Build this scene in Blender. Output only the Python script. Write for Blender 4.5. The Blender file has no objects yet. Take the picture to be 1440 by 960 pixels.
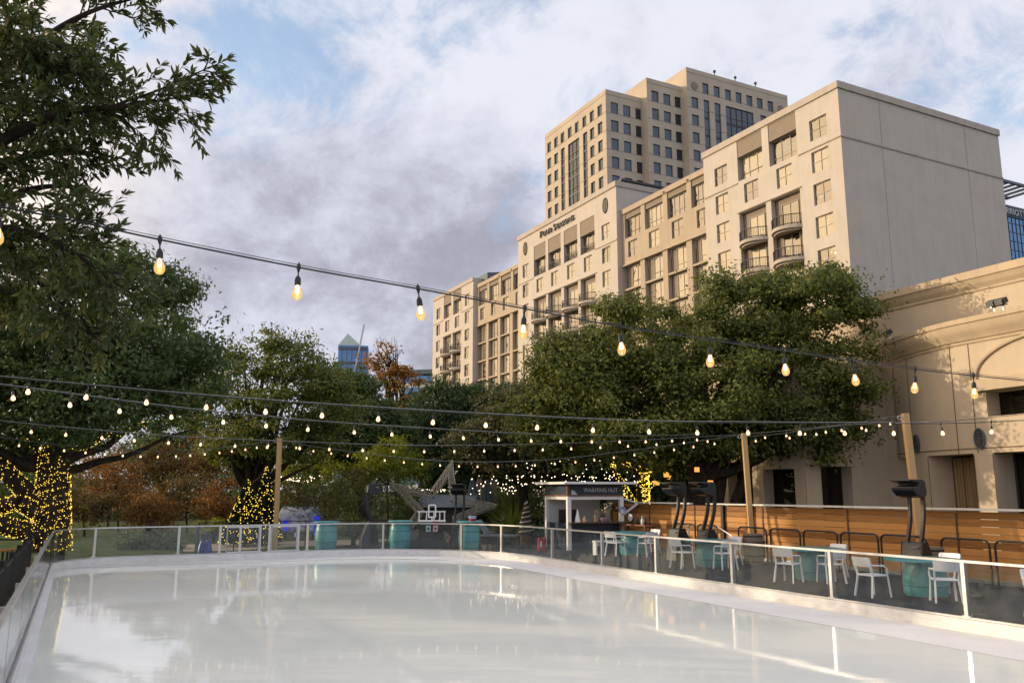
import bpy, math, random
import numpy as np
from mathutils import Vector, Matrix
R = math.radians
random.seed(7)
rng = np.random.default_rng(11)
scene = bpy.context.scene
col = scene.collection
PI = math.pi

# ------------------------------------------------------------------ survey
FOC, PITCH, CAMH = 1177.0, R(10.1), 2.2
SN, CS = math.sin(PITCH), math.cos(PITCH)
def ray(px, py):
    a = (px - 720) / FOC; b = (480 - py) / FOC
    return (a, CS - b * SN, SN + b * CS)
def at(px, py, Y):                       # surveyed bearing at a real distance Y ahead
    r = ray(px, py); t = Y / r[1]
    return Vector((r[0] * t, Y, CAMH + r[2] * t))
def gr(px, py, z=0.0):                   # surveyed bearing on the level z
    r = ray(px, py); t = (z - CAMH) / r[2]
    return Vector((r[0] * t, r[1] * t, z))
AZ = R(27.07)
U = Vector((-math.sin(AZ), math.cos(AZ), 0))     # along the rink, away
N = Vector((math.cos(AZ), math.sin(AZ), 0))      # across the rink, to the right
def vw(v, w, z=0.0):
    return N * v + U * w + Vector((0, 0, z))

# ------------------------------------------------------------------ materials
def mat(name):
    m = bpy.data.materials.new(name); m.use_nodes = True
    nt = m.node_tree
    for n in list(nt.nodes): nt.nodes.remove(n)
    out = nt.nodes.new('ShaderNodeOutputMaterial')
    return m, nt, out
def nd(nt, typ, **kw):
    n = nt.nodes.new(typ)
    for k, v in kw.items():
        if k in n.inputs: n.inputs[k].default_value = v
        else: setattr(n, k, v)
    return n
def lk(nt, a, b): nt.links.new(a, b)
def c4(c): return (c[0], c[1], c[2], 1.0)

def pbr(name, base, rough=0.6, metal=0.0, var=0.12, scale=6.0, bump=0.0, spec=0.5, stretch=(1,1,1), var2=None, bscale=None, streak=0.0):
    m, nt, out = mat(name)
    b = nd(nt, 'ShaderNodeBsdfPrincipled', Roughness=rough, Metallic=metal)
    b.inputs['Specular IOR Level'].default_value = spec
    tc = nd(nt, 'ShaderNodeTexCoord'); mp = nd(nt, 'ShaderNodeMapping')
    mp.inputs['Scale'].default_value = stretch
    lk(nt, tc.outputs['Object'], mp.inputs['Vector'])
    ns = nd(nt, 'ShaderNodeTexNoise', Scale=scale, Detail=6.0, Roughness=0.62)
    lk(nt, mp.outputs[0], ns.inputs['Vector'])
    rp = nd(nt, 'ShaderNodeValToRGB')
    lo = [max(0, x * (1 - var * 1.6)) for x in base]; hi = [min(1, x * (1 + var)) for x in base]
    if var2: lo = var2
    rp.color_ramp.elements[0].position = 0.3; rp.color_ramp.elements[1].position = 0.7
    rp.color_ramp.elements[0].color = c4(lo); rp.color_ramp.elements[1].color = c4(hi)
    lk(nt, ns.outputs[0], rp.inputs[0])
    colr = rp.outputs[0]
    if streak:
        mp2 = nd(nt, 'ShaderNodeMapping'); mp2.inputs['Scale'].default_value = (1.2, 1.2, 0.06)
        lk(nt, tc.outputs['Object'], mp2.inputs['Vector'])
        n2 = nd(nt, 'ShaderNodeTexNoise', Scale=1.6, Detail=5.0, Roughness=0.7); lk(nt, mp2.outputs[0], n2.inputs['Vector'])
        r2 = nd(nt, 'ShaderNodeValToRGB'); r2.color_ramp.elements[0].position = 0.35; r2.color_ramp.elements[1].position = 0.6
        r2.color_ramp.elements[0].color = c4([1 - streak] * 3); r2.color_ramp.elements[1].color = (1, 1, 1, 1)
        lk(nt, n2.outputs[0], r2.inputs[0])
        mx = nd(nt, 'ShaderNodeMix', data_type='RGBA', blend_type='MULTIPLY'); mx.inputs[0].default_value = 1.0
        lk(nt, colr, mx.inputs[6]); lk(nt, r2.outputs[0], mx.inputs[7]); colr = mx.outputs[2]
    lk(nt, colr, b.inputs['Base Color'])
    if bump:
        nb = nd(nt, 'ShaderNodeTexNoise', Scale=bscale or scale * 4, Detail=5.0); lk(nt, mp.outputs[0], nb.inputs['Vector'])
        bp = nd(nt, 'ShaderNodeBump', Strength=bump, Distance=0.02); lk(nt, nb.outputs[0], bp.inputs['Height'])
        lk(nt, bp.outputs[0], b.inputs['Normal'])
    lk(nt, b.outputs[0], out.inputs[0])
    return m

def emis(name, colour, strength, no_light=True):
    m, nt, out = mat(name)
    e = nd(nt, 'ShaderNodeEmission', Color=c4(colour), Strength=strength)
    lk(nt, e.outputs[0], out.inputs[0])
    if no_light: m.cycles.emission_sampling = 'NONE'
    return m

def leafmat(name, cols, trans=0.35, rough=0.5, patch=0.25, pscale=0.7):
    m, nt, out = mat(name)
    g = nd(nt, 'ShaderNodeNewGeometry'); rp = nd(nt, 'ShaderNodeValToRGB')
    tc = nd(nt, 'ShaderNodeTexCoord')
    ns = nd(nt, 'ShaderNodeTexNoise', Scale=pscale, Detail=3.0); lk(nt, tc.outputs['Object'], ns.inputs['Vector'])
    ma = nd(nt, 'ShaderNodeMath', operation='MULTIPLY_ADD'); ma.inputs[1].default_value = 1.6; ma.inputs[2].default_value = -0.8
    lk(nt, ns.outputs[0], ma.inputs[0])
    m2 = nd(nt, 'ShaderNodeMath', operation='MULTIPLY_ADD'); m2.inputs[1].default_value = 0.75
    lk(nt, g.outputs['Random Per Island'], m2.inputs[0])
    m3 = nd(nt, 'ShaderNodeMath', operation='MULTIPLY_ADD'); m3.inputs[1].default_value = patch * 2; m3.inputs[2].default_value = 0.12
    lk(nt, ma.outputs[0], m3.inputs[0]); lk(nt, m3.outputs[0], m2.inputs[2])
    el = rp.color_ramp.elements
    el[0].position = 0.0; el[0].color = c4(cols[0]); el[1].position = 1.0; el[1].color = c4(cols[-1])
    for i, c in enumerate(cols[1:-1]):
        e = el.new((i + 1) / (len(cols) - 1)); e.color = c4(c)
    lk(nt, m2.outputs[0], rp.inputs[0])
    b = nd(nt, 'ShaderNodeBsdfPrincipled', Roughness=rough); b.inputs['Specular IOR Level'].default_value = 0.3
    lk(nt, rp.outputs[0], b.inputs['Base Color'])
    t = nd(nt, 'ShaderNodeBsdfTranslucent')
    hs = nd(nt, 'ShaderNodeHueSaturation', Hue=0.48, Saturation=1.15, Value=1.5); lk(nt, rp.outputs[0], hs.inputs['Color'])
    lk(nt, hs.outputs[0], t.inputs['Color'])
    mx = nd(nt, 'ShaderNodeMixShader', Fac=trans)
    lk(nt, b.outputs[0], mx.inputs[1]); lk(nt, t.outputs[0], mx.inputs[2]); lk(nt, mx.outputs[0], out.inputs[0])
    return m

def schlick(nt, f0):                     # reflectance of a clean dielectric, the same from both sides
    lw = nd(nt, 'ShaderNodeLayerWeight', Blend=0.5)
    pw = nd(nt, 'ShaderNodeMath', operation='POWER'); pw.inputs[1].default_value = 5.0; lk(nt, lw.outputs['Facing'], pw.inputs[0])
    ma = nd(nt, 'ShaderNodeMath', operation='MULTIPLY_ADD'); ma.inputs[1].default_value = 1 - f0; ma.inputs[2].default_value = f0; lk(nt, pw.outputs[0], ma.inputs[0])
    return ma
def clearglass(name, tint=(0.93, 0.95, 0.95), dirt=0.05, ior=1.5, rough=0.0, wav=0.0):
    m, nt, out = mat(name)
    tr = nd(nt, 'ShaderNodeBsdfTransparent', Color=c4(tint)); gl = nd(nt, 'ShaderNodeBsdfGlossy', Roughness=rough)
    fr = schlick(nt, ((ior - 1) / (ior + 1)) ** 2)
    tc = nd(nt, 'ShaderNodeTexCoord')
    if wav:
        nb = nd(nt, 'ShaderNodeTexNoise', Scale=0.9, Detail=3.0); lk(nt, tc.outputs['Object'], nb.inputs['Vector'])
        bp = nd(nt, 'ShaderNodeBump', Strength=wav, Distance=0.05); lk(nt, nb.outputs[0], bp.inputs['Height'])
        lk(nt, bp.outputs[0], gl.inputs['Normal'])
    m1 = nd(nt, 'ShaderNodeMixShader'); lk(nt, fr.outputs[0], m1.inputs[0]); lk(nt, tr.outputs[0], m1.inputs[1]); lk(nt, gl.outputs[0], m1.inputs[2])
    df = nd(nt, 'ShaderNodeBsdfDiffuse', Color=(0.7, 0.7, 0.68, 1))
    ns = nd(nt, 'ShaderNodeTexNoise', Scale=3.0, Detail=8.0, Roughness=0.7); lk(nt, tc.outputs['Object'], ns.inputs['Vector'])
    mr = nd(nt, 'ShaderNodeMapRange'); mr.inputs[1].default_value = 0.45; mr.inputs[2].default_value = 0.8; mr.inputs[3].default_value = dirt * 0.4; mr.inputs[4].default_value = dirt * 3
    lk(nt, ns.outputs[0], mr.inputs[0])
    m2 = nd(nt, 'ShaderNodeMixShader'); lk(nt, mr.outputs[0], m2.inputs[0]); lk(nt, m1.outputs[0], m2.inputs[1]); lk(nt, df.outputs[0], m2.inputs[2])
    lk(nt, m2.outputs[0], out.inputs[0])
    return m

def winglass(name, dark=(0.02, 0.025, 0.03), refl=(0.8, 0.8, 0.8), amount=0.35, wav=0.25, curtain=None, wscale=0.35):
    m, nt, out = mat(name)
    tc = nd(nt, 'ShaderNodeTexCoord'); oi = nd(nt, 'ShaderNodeObjectInfo')
    df = nd(nt, 'ShaderNodeBsdfDiffuse', Color=c4(dark))
    if curtain:
        r0 = nd(nt, 'ShaderNodeValToRGB'); r0.color_ramp.interpolation = 'CONSTANT'
        r0.color_ramp.elements[0].color = c4(dark); r0.color_ramp.elements[1].position = 0.42; r0.color_ramp.elements[1].color = c4(curtain)
        lk(nt, oi.outputs['Random'], r0.inputs[0])
        mp = nd(nt, 'ShaderNodeMapping'); mp.inputs['Scale'].default_value = (6, 6, 0.15); lk(nt, tc.outputs['Object'], mp.inputs['Vector'])
        nf = nd(nt, 'ShaderNodeTexNoise', Scale=1.6, Detail=2.0); lk(nt, mp.outputs[0], nf.inputs['Vector'])
        mx = nd(nt, 'ShaderNodeMix', data_type='RGBA', blend_type='MULTIPLY'); mx.inputs[0].default_value = 0.8
        lk(nt, r0.outputs[0], mx.inputs[6]); lk(nt, nf.outputs[0], mx.inputs[7]); lk(nt, mx.outputs[2], df.inputs[0])
    gl = nd(nt, 'ShaderNodeBsdfGlossy', Roughness=0.03, Color=c4(refl))
    va = nd(nt, 'ShaderNodeVectorMath', operation='ADD'); lk(nt, tc.outputs['Object'], va.inputs[0])
    vs = nd(nt, 'ShaderNodeVectorMath', operation='SCALE'); vs.inputs[0].default_value = (37, 91, 53); lk(nt, oi.outputs['Random'], vs.inputs[3])
    lk(nt, vs.outputs[0], va.inputs[1])
    nb = nd(nt, 'ShaderNodeTexNoise', Scale=wscale, Detail=2.5); lk(nt, va.outputs[0], nb.inputs['Vector'])
    bp = nd(nt, 'ShaderNodeBump', Strength=wav, Distance=0.25); lk(nt, nb.outputs[0], bp.inputs['Height'])
    lk(nt, bp.outputs[0], gl.inputs['Normal'])
    mr = schlick(nt, amount)
    ms = nd(nt, 'ShaderNodeMixShader'); lk(nt, mr.outputs[0], ms.inputs[0]); lk(nt, df.outputs[0], ms.inputs[1]); lk(nt, gl.outputs[0], ms.inputs[2])
    lk(nt, ms.outputs[0], out.inputs[0])
    return m

def woodmat(name, c1, c2, plank=0.14, vertical=False, rough=0.55):
    m, nt, out = mat(name)
    tc = nd(nt, 'ShaderNodeTexCoord'); b = nd(nt, 'ShaderNodeBsdfPrincipled', Roughness=rough)
    b.inputs['Specular IOR Level'].default_value = 0.3
    mp = nd(nt, 'ShaderNodeMapping'); mp.inputs['Scale'].default_value = (14, 14, 0.6) if vertical else (0.7, 0.7, 14)
    lk(nt, tc.outputs['Object'], mp.inputs['Vector'])
    ns = nd(nt, 'ShaderNodeTexNoise', Scale=2.0, Detail=6.0, Roughness=0.65); lk(nt, mp.outputs[0], ns.inputs['Vector'])
    g = nd(nt, 'ShaderNodeNewGeometry')
    ad = nd(nt, 'ShaderNodeMath', operation='MULTIPLY_ADD'); ad.inputs[1].default_value = 0.75; lk(nt, ns.outputs[0], ad.inputs[0])
    m1 = nd(nt, 'ShaderNodeMath', operation='MULTIPLY_ADD'); m1.inputs[1].default_value = 0.85; m1.inputs[2].default_value = -0.30
    lk(nt, g.outputs['Random Per Island'], m1.inputs[0]); lk(nt, m1.outputs[0], ad.inputs[2])
    rp = nd(nt, 'ShaderNodeValToRGB'); rp.color_ramp.elements[0].position = 0.2; rp.color_ramp.elements[1].position = 0.75
    rp.color_ramp.elements[0].color = c4(c1); rp.color_ramp.elements[1].color = c4(c2)
    lk(nt, ad.outputs[0], rp.inputs[0]); lk(nt, rp.outputs[0], b.inputs['Base Color']); lk(nt, b.outputs[0], out.inputs[0])
    return m

M = {}
M['hotel'] = pbr('hotel_stucco', (0.56, 0.505, 0.45), 0.9, var=0.05, scale=0.5, bump=0.15, bscale=8, spec=0.2, streak=0.07)
M['hotel_tan'] = pbr('hotel_tan_stucco', (0.465, 0.385, 0.295), 0.9, var=0.05, scale=0.5, bump=0.15, bscale=8, spec=0.2, streak=0.07)
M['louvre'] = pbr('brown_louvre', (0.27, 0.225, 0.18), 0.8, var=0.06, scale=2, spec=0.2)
M['cornice'] = pbr('hotel_trim', (0.50, 0.445, 0.385), 0.85, var=0.05, scale=1, spec=0.2, streak=0.12)
M['tower'] = pbr('tower_stone', (0.50, 0.425, 0.335), 0.8, var=0.07, scale=0.25, spec=0.25, streak=0.06)
M['podium'] = pbr('podium_stucco', (0.59, 0.49, 0.365), 0.85, var=0.06, scale=0.6, bump=0.12, bscale=10, spec=0.2, streak=0.07)
M['podium_trim'] = pbr('podium_trim', (0.57, 0.46, 0.325), 0.8, var=0.06, scale=0.8, spec=0.25, streak=0.12)
M['joint'] = pbr('dark_joint', (0.18, 0.12, 0.07), 0.9, var=0.1)
M['hglass'] = winglass('hotel_glass', (0.03, 0.03, 0.03), (0.80, 0.75, 0.67), 0.37, 0.5, curtain=(0.34, 0.30, 0.24), wscale=0.7)
M['tglass'] = winglass('tower_glass', (0.006, 0.012, 0.02), (0.62, 0.70, 0.82), 0.14, 0.15, wscale=0.2)
M['bglass'] = winglass('blue_curtain_glass', (0.01, 0.05, 0.12), (0.30, 0.52, 0.85), 0.38, 0.2, wscale=0.2)
M['dglass'] = winglass('dark_door_glass', (0.012, 0.010, 0.008), (0.6, 0.58, 0.55), 0.06, 0.12)
M['frame_tan'] = pbr('window_frame_tan', (0.40, 0.34, 0.27), 0.6, var=0.03)
M['frame_dark'] = pbr('window_frame_dark', (0.03, 0.03, 0.032), 0.5, var=0.05)
M['iron'] = pbr('black_iron', (0.018, 0.018, 0.02), 0.5, var=0.1, metal=0.2)
M['alu'] = pbr('aluminium', (0.52, 0.52, 0.53), 0.36, metal=0.85, var=0.06, scale=4)
M['steel'] = pbr('galvanised_steel', (0.5, 0.5, 0.5), 0.4, metal=0.8, var=0.1, scale=9)
M['acrylic'] = clearglass('acrylic_panel', (0.90, 0.93, 0.93), 0.014, 1.45, 0.0, 0.08)
M['whiteplastic'] = pbr('white_plastic', (0.86, 0.86, 0.89), 0.38, var=0.03, scale=3)
M['kick'] = pbr('white_kickboard', (0.76, 0.75, 0.74), 0.45, var=0.10, scale=5, stretch=(1, 1, 7), streak=0.10)
M['turq'] = pbr('turquoise_paint', (0.10, 0.37, 0.40), 0.36, var=0.18, scale=2.2, stretch=(1, 1, 0.3))
M['turqtop'] = pbr('turquoise_tabletop', (0.045, 0.25, 0.29), 0.3, var=0.12, scale=2.5)
M['black'] = pbr('black_powder_coat', (0.014, 0.015, 0.018), 0.38, var=0.12, scale=5)
M['darkgrey'] = pbr('dark_grey_panel', (0.035, 0.036, 0.04), 0.5, var=0.1)
M['plank'] = woodmat('cedar_planks', (0.22, 0.095, 0.024), (0.56, 0.27, 0.08))
M['pine'] = woodmat('raw_pine_post', (0.42, 0.25, 0.10), (0.62, 0.42, 0.20), vertical=True)
M['wood_dk'] = woodmat('brown_wood', (0.06, 0.035, 0.02), (0.14, 0.085, 0.05))
M['barrelwood'] = woodmat('grey_barrel_oak', (0.07, 0.055, 0.04), (0.20, 0.16, 0.12), vertical=True)
M['capwhite'] = pbr('white_cap', (0.72, 0.70, 0.66), 0.6, var=0.08, scale=2)
M['whitepaint'] = pbr('white_paint', (0.82, 0.81, 0.80), 0.55, var=0.05, scale=2)
M['navy'] = pbr('navy_board', (0.018, 0.035, 0.065), 0.45, var=0.1)
M['lettering'] = pbr('pale_lettering', (0.62, 0.64, 0.66), 0.5, var=0.02)
M['rust'] = pbr('rust_trim', (0.22, 0.09, 0.045), 0.6, var=0.15)
M['red'] = pbr('red_enamel', (0.35, 0.02, 0.025), 0.4, var=0.1)
M['green'] = pbr('green_enamel', (0.02, 0.13, 0.07), 0.4, var=0.1)
M['blue'] = pbr('blue_plastic', (0.015, 0.06, 0.33), 0.4, var=0.1)
M['bluefabric'] = pbr('blue_white_fabric', (0.45, 0.5, 0.62), 0.8, var=0.5, scale=2.5, var2=(0.06, 0.10, 0.32))
M['umbrella'] = pbr('umbrella_canvas', (0.34, 0.31, 0.25), 0.9, var=0.2, scale=3, stretch=(4, 4, 0.5))
M['umbrella_b'] = pbr('blue_grey_canvas', (0.17, 0.22, 0.25), 0.9, var=0.2, scale=3, stretch=(4, 4, 0.5))
M['bark'] = pbr('oak_bark', (0.045, 0.036, 0.028), 0.95, var=0.4, scale=6, bump=0.8, bscale=18, spec=0.1, stretch=(1, 1, 0.35))
M['twig'] = pbr('twig_bark', (0.06, 0.045, 0.03), 0.9, var=0.3, scale=8, spec=0.1)
M['slate'] = pbr('blue_grey_roof', (0.10, 0.13, 0.17), 0.6, var=0.1)
M['startruss'] = pbr('brushed_star_metal', (0.30, 0.275, 0.215), 0.45, metal=0.4, var=0.1)
M['filament'] = emis('bulb_filament', (1.0, 0.62, 0.25), 45)
M['bulbfar'] = emis('lit_bulb', (1.0, 0.64, 0.36), 1.9)
M['fairy'] = emis('fairy_bulb', (1.0, 0.66, 0.08), 1.9)
M['fairywhite'] = emis('fairy_bulb_white', (1.0, 0.80, 0.52), 3.0)
M['lantern'] = emis('lantern_glow', (1.0, 0.42, 0.08), 1.0)
M['bluelight'] = emis('blue_led', (0.05, 0.07, 1.0), 0.4)
M['bulbglass'] = None
def bulbglass():
    m, nt, out = mat('amber_bulb_glass')
    tr = nd(nt, 'ShaderNodeBsdfTransparent', Color=(1.0, 0.86, 0.62, 1)); gl = nd(nt, 'ShaderNodeBsdfGlossy', Roughness=0.02)
    lw = nd(nt, 'ShaderNodeLayerWeight', Blend=0.4)
    e = nd(nt, 'ShaderNodeEmission', Color=(1.0, 0.55, 0.20, 1), Strength=1.0)
    ad = nd(nt, 'ShaderNodeMixShader', Fac=0.62); lk(nt, tr.outputs[0], ad.inputs[1]); lk(nt, e.outputs[0], ad.inputs[2])
    ms = nd(nt, 'ShaderNodeMixShader'); lw = schlick(nt, 0.04); lk(nt, lw.outputs[0], ms.inputs[0]); lk(nt, ad.outputs[0], ms.inputs[1]); lk(nt, gl.outputs[0], ms.inputs[2])
    lk(nt, ms.outputs[0], out.inputs[0]); m.cycles.emission_sampling = 'NONE'
    return m
M['bulbglass'] = bulbglass()

def icemat():
    m, nt, out = mat('wet_ice')
    tc = nd(nt, 'ShaderNodeTexCoord')
    b = nd(nt, 'ShaderNodeBsdfPrincipled', IOR=1.31); b.inputs['Specular IOR Level'].default_value = 0.24
    ns = nd(nt, 'ShaderNodeTexNoise', Scale=0.35, Detail=5.0); lk(nt, tc.outputs['Object'], ns.inputs['Vector'])
    rp = nd(nt, 'ShaderNodeValToRGB'); rp.color_ramp.elements[0].position = 0.3; rp.color_ramp.elements[1].position = 0.72
    rp.color_ramp.elements[0].color = (0.83, 0.885, 0.845, 1); rp.color_ramp.elements[1].color = (0.92, 0.94, 0.915, 1)
    lk(nt, ns.outputs[0], rp.inputs[0])
    mpk = nd(nt, 'ShaderNodeMapping'); mpk.inputs['Rotation'].default_value = (0, 0, -AZ); mpk.inputs['Scale'].default_value = (1.6, 0.05, 1); lk(nt, tc.outputs['Object'], mpk.inputs['Vector'])
    nk = nd(nt, 'ShaderNodeTexNoise', Scale=1.0, Detail=9.0, Roughness=0.72, Distortion=0.3); lk(nt, mpk.outputs[0], nk.inputs['Vector'])
    mk = nd(nt, 'ShaderNodeMapRange'); mk.inputs[1].default_value = 0.50; mk.inputs[2].default_value = 0.72; mk.inputs[3].default_value = 0.0; mk.inputs[4].default_value = 0.6; lk(nt, nk.outputs[0], mk.inputs[0])
    mxk = nd(nt, 'ShaderNodeMix', data_type='RGBA'); lk(nt, mk.outputs[0], mxk.inputs[0]); lk(nt, rp.outputs[0], mxk.inputs[6]); mxk.inputs[7].default_value = (0.95, 0.96, 0.95, 1)
    lk(nt, mxk.outputs[2], b.inputs['Base Color'])
    mr = nd(nt, 'ShaderNodeMapRange'); mr.inputs[1].default_value = 0.35; mr.inputs[2].default_value = 0.7; mr.inputs[3].default_value = 0.006; mr.inputs[4].default_value = 0.05
    n2 = nd(nt, 'ShaderNodeTexNoise', Scale=0.8, Detail=6.0); lk(nt, tc.outputs['Object'], n2.inputs['Vector'])
    lk(nt, n2.outputs[0], mr.inputs[0])
    rk = nd(nt, 'ShaderNodeMath', operation='MULTIPLY_ADD'); rk.inputs[1].default_value = 0.10; lk(nt, mk.outputs[0], rk.inputs[0]); lk(nt, mr.outputs[0], rk.inputs[2]); lk(nt, rk.outputs[0], b.inputs['Roughness'])
    n3 = nd(nt, 'ShaderNodeTexNoise', Scale=0.9, Detail=4.0, Distortion=1.5); lk(nt, tc.outputs['Object'], n3.inputs['Vector'])
    mp = nd(nt, 'ShaderNodeMapping'); mp.inputs['Rotation'].default_value = (0, 0, 0.6); mp.inputs['Scale'].default_value = (0.25, 3.0, 1); lk(nt, tc.outputs['Object'], mp.inputs['Vector'])
    n4 = nd(nt, 'ShaderNodeTexNoise', Scale=5.0, Detail=6.0, Roughness=0.7, Distortion=2.5); lk(nt, mp.outputs[0], n4.inputs['Vector'])
    hh = nd(nt, 'ShaderNodeMath', operation='MULTIPLY_ADD'); hh.inputs[1].default_value = 0.06; lk(nt, n4.outputs[0], hh.inputs[0]); lk(nt, n3.outputs[0], hh.inputs[2])
    bp = nd(nt, 'ShaderNodeBump', Strength=0.09, Distance=0.02); lk(nt, hh.outputs[0], bp.inputs['Height']); lk(nt, bp.outputs[0], b.inputs['Normal'])
    lk(nt, b.outputs[0], out.inputs[0])
    return m
M['ice'] = icemat()
M['frost'] = pbr('dry_frost', (0.80, 0.79, 0.79), 0.8, var=0.05, scale=1.2, bump=0.3, bscale=14, spec=0.2)
M['asphalt'] = pbr('patio_asphalt', (0.024, 0.031, 0.044), 0.85, var=0.3, scale=1.5, bump=0.3, bscale=60, spec=0.15)
M['earth'] = pbr('earth', (0.09, 0.075, 0.045), 0.95, var=0.4, scale=0.6, spec=0.1, var2=(0.035, 0.05, 0.018))
M['lawn'] = pbr('lawn', (0.055, 0.085, 0.022), 0.95, var=0.35, scale=1.5, bump=0.6, bscale=30, spec=0.1)
M['path'] = pbr('path_concrete', (0.36, 0.29, 0.21), 0.85, var=0.12, scale=1.5)

OAK = leafmat('oak_leaves', [(0.034, 0.066, 0.024), (0.062, 0.105, 0.032), (0.095, 0.14, 0.042), (0.14, 0.165, 0.055)], 0.36)
OAKF = leafmat('oak_leaves_sunny', [(0.040, 0.066, 0.016), (0.085, 0.115, 0.026), (0.145, 0.165, 0.040), (0.21, 0.21, 0.06)], 0.38, pscale=0.5)
OAKB = leafmat('glossy_long_leaves', [(0.036, 0.060, 0.022), (0.062, 0.092, 0.032), (0.095, 0.118, 0.044), (0.15, 0.15, 0.06)], 0.38, rough=0.38)
CED = leafmat('dark_evergreen_leaves', [(0.024, 0.055, 0.022), (0.042, 0.080, 0.028), (0.07, 0.105, 0.036)], 0.3)
OLIVE = leafmat('olive_leaves', [(0.035, 0.042, 0.016), (0.070, 0.078, 0.026), (0.11, 0.11, 0.04)], 0.3)
ORANGE = leafmat('autumn_leaves', [(0.16, 0.065, 0.015), (0.27, 0.13, 0.022), (0.34, 0.21, 0.035), (0.10, 0.09, 0.025)], 0.35)
RUSTY = leafmat('rusty_leaves', [(0.06, 0.042, 0.018), (0.15, 0.082, 0.026), (0.25, 0.135, 0.036), (0.10, 0.09, 0.03)], 0.38, patch=0.5, pscale=0.5)
LIME = leafmat('yellow_green_leaves', [(0.10, 0.13, 0.018), (0.18, 0.22, 0.028), (0.25, 0.27, 0.04)], 0.45)
FIR = leafmat('fir_needles', [(0.010, 0.022, 0.010), (0.022, 0.040, 0.015)], 0.1)

# ------------------------------------------------------------------ objects
def tag(o, label, cat, group=None, kind=None):
    if label: o['label'] = label
    if cat: o['category'] = cat
    if group: o['group'] = group
    if kind: o['kind'] = kind
    return o
def thing(name, label, cat, loc=(0, 0, 0), rz=0.0, group=None):
    o = bpy.data.objects.new(name, None); col.objects.link(o)
    o.location = loc; o.rotation_euler = (0, 0, rz); o.empty_display_size = 0.3
    return tag(o, label, cat, group)
def linkmesh(name, me, parent=None, loc=None):
    o = bpy.data.objects.new(name, me); col.objects.link(o)
    if parent is not None: o.parent = parent
    if loc is not None: o.location = loc
    return o
def dup(root, loc, rz=None, label=None, scale=None):
    r = root.copy(); col.objects.link(r); r.location = loc
    if rz is not None: r.rotation_euler = (0, 0, rz)
    if scale: r.scale = (scale,) * 3
    if label: r['label'] = label
    for ch in root.children:
        c = ch.copy(); col.objects.link(c); c.parent = r
        for g in ch.children:
            d = g.copy(); col.objects.link(d); d.parent = c
    return r

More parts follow.
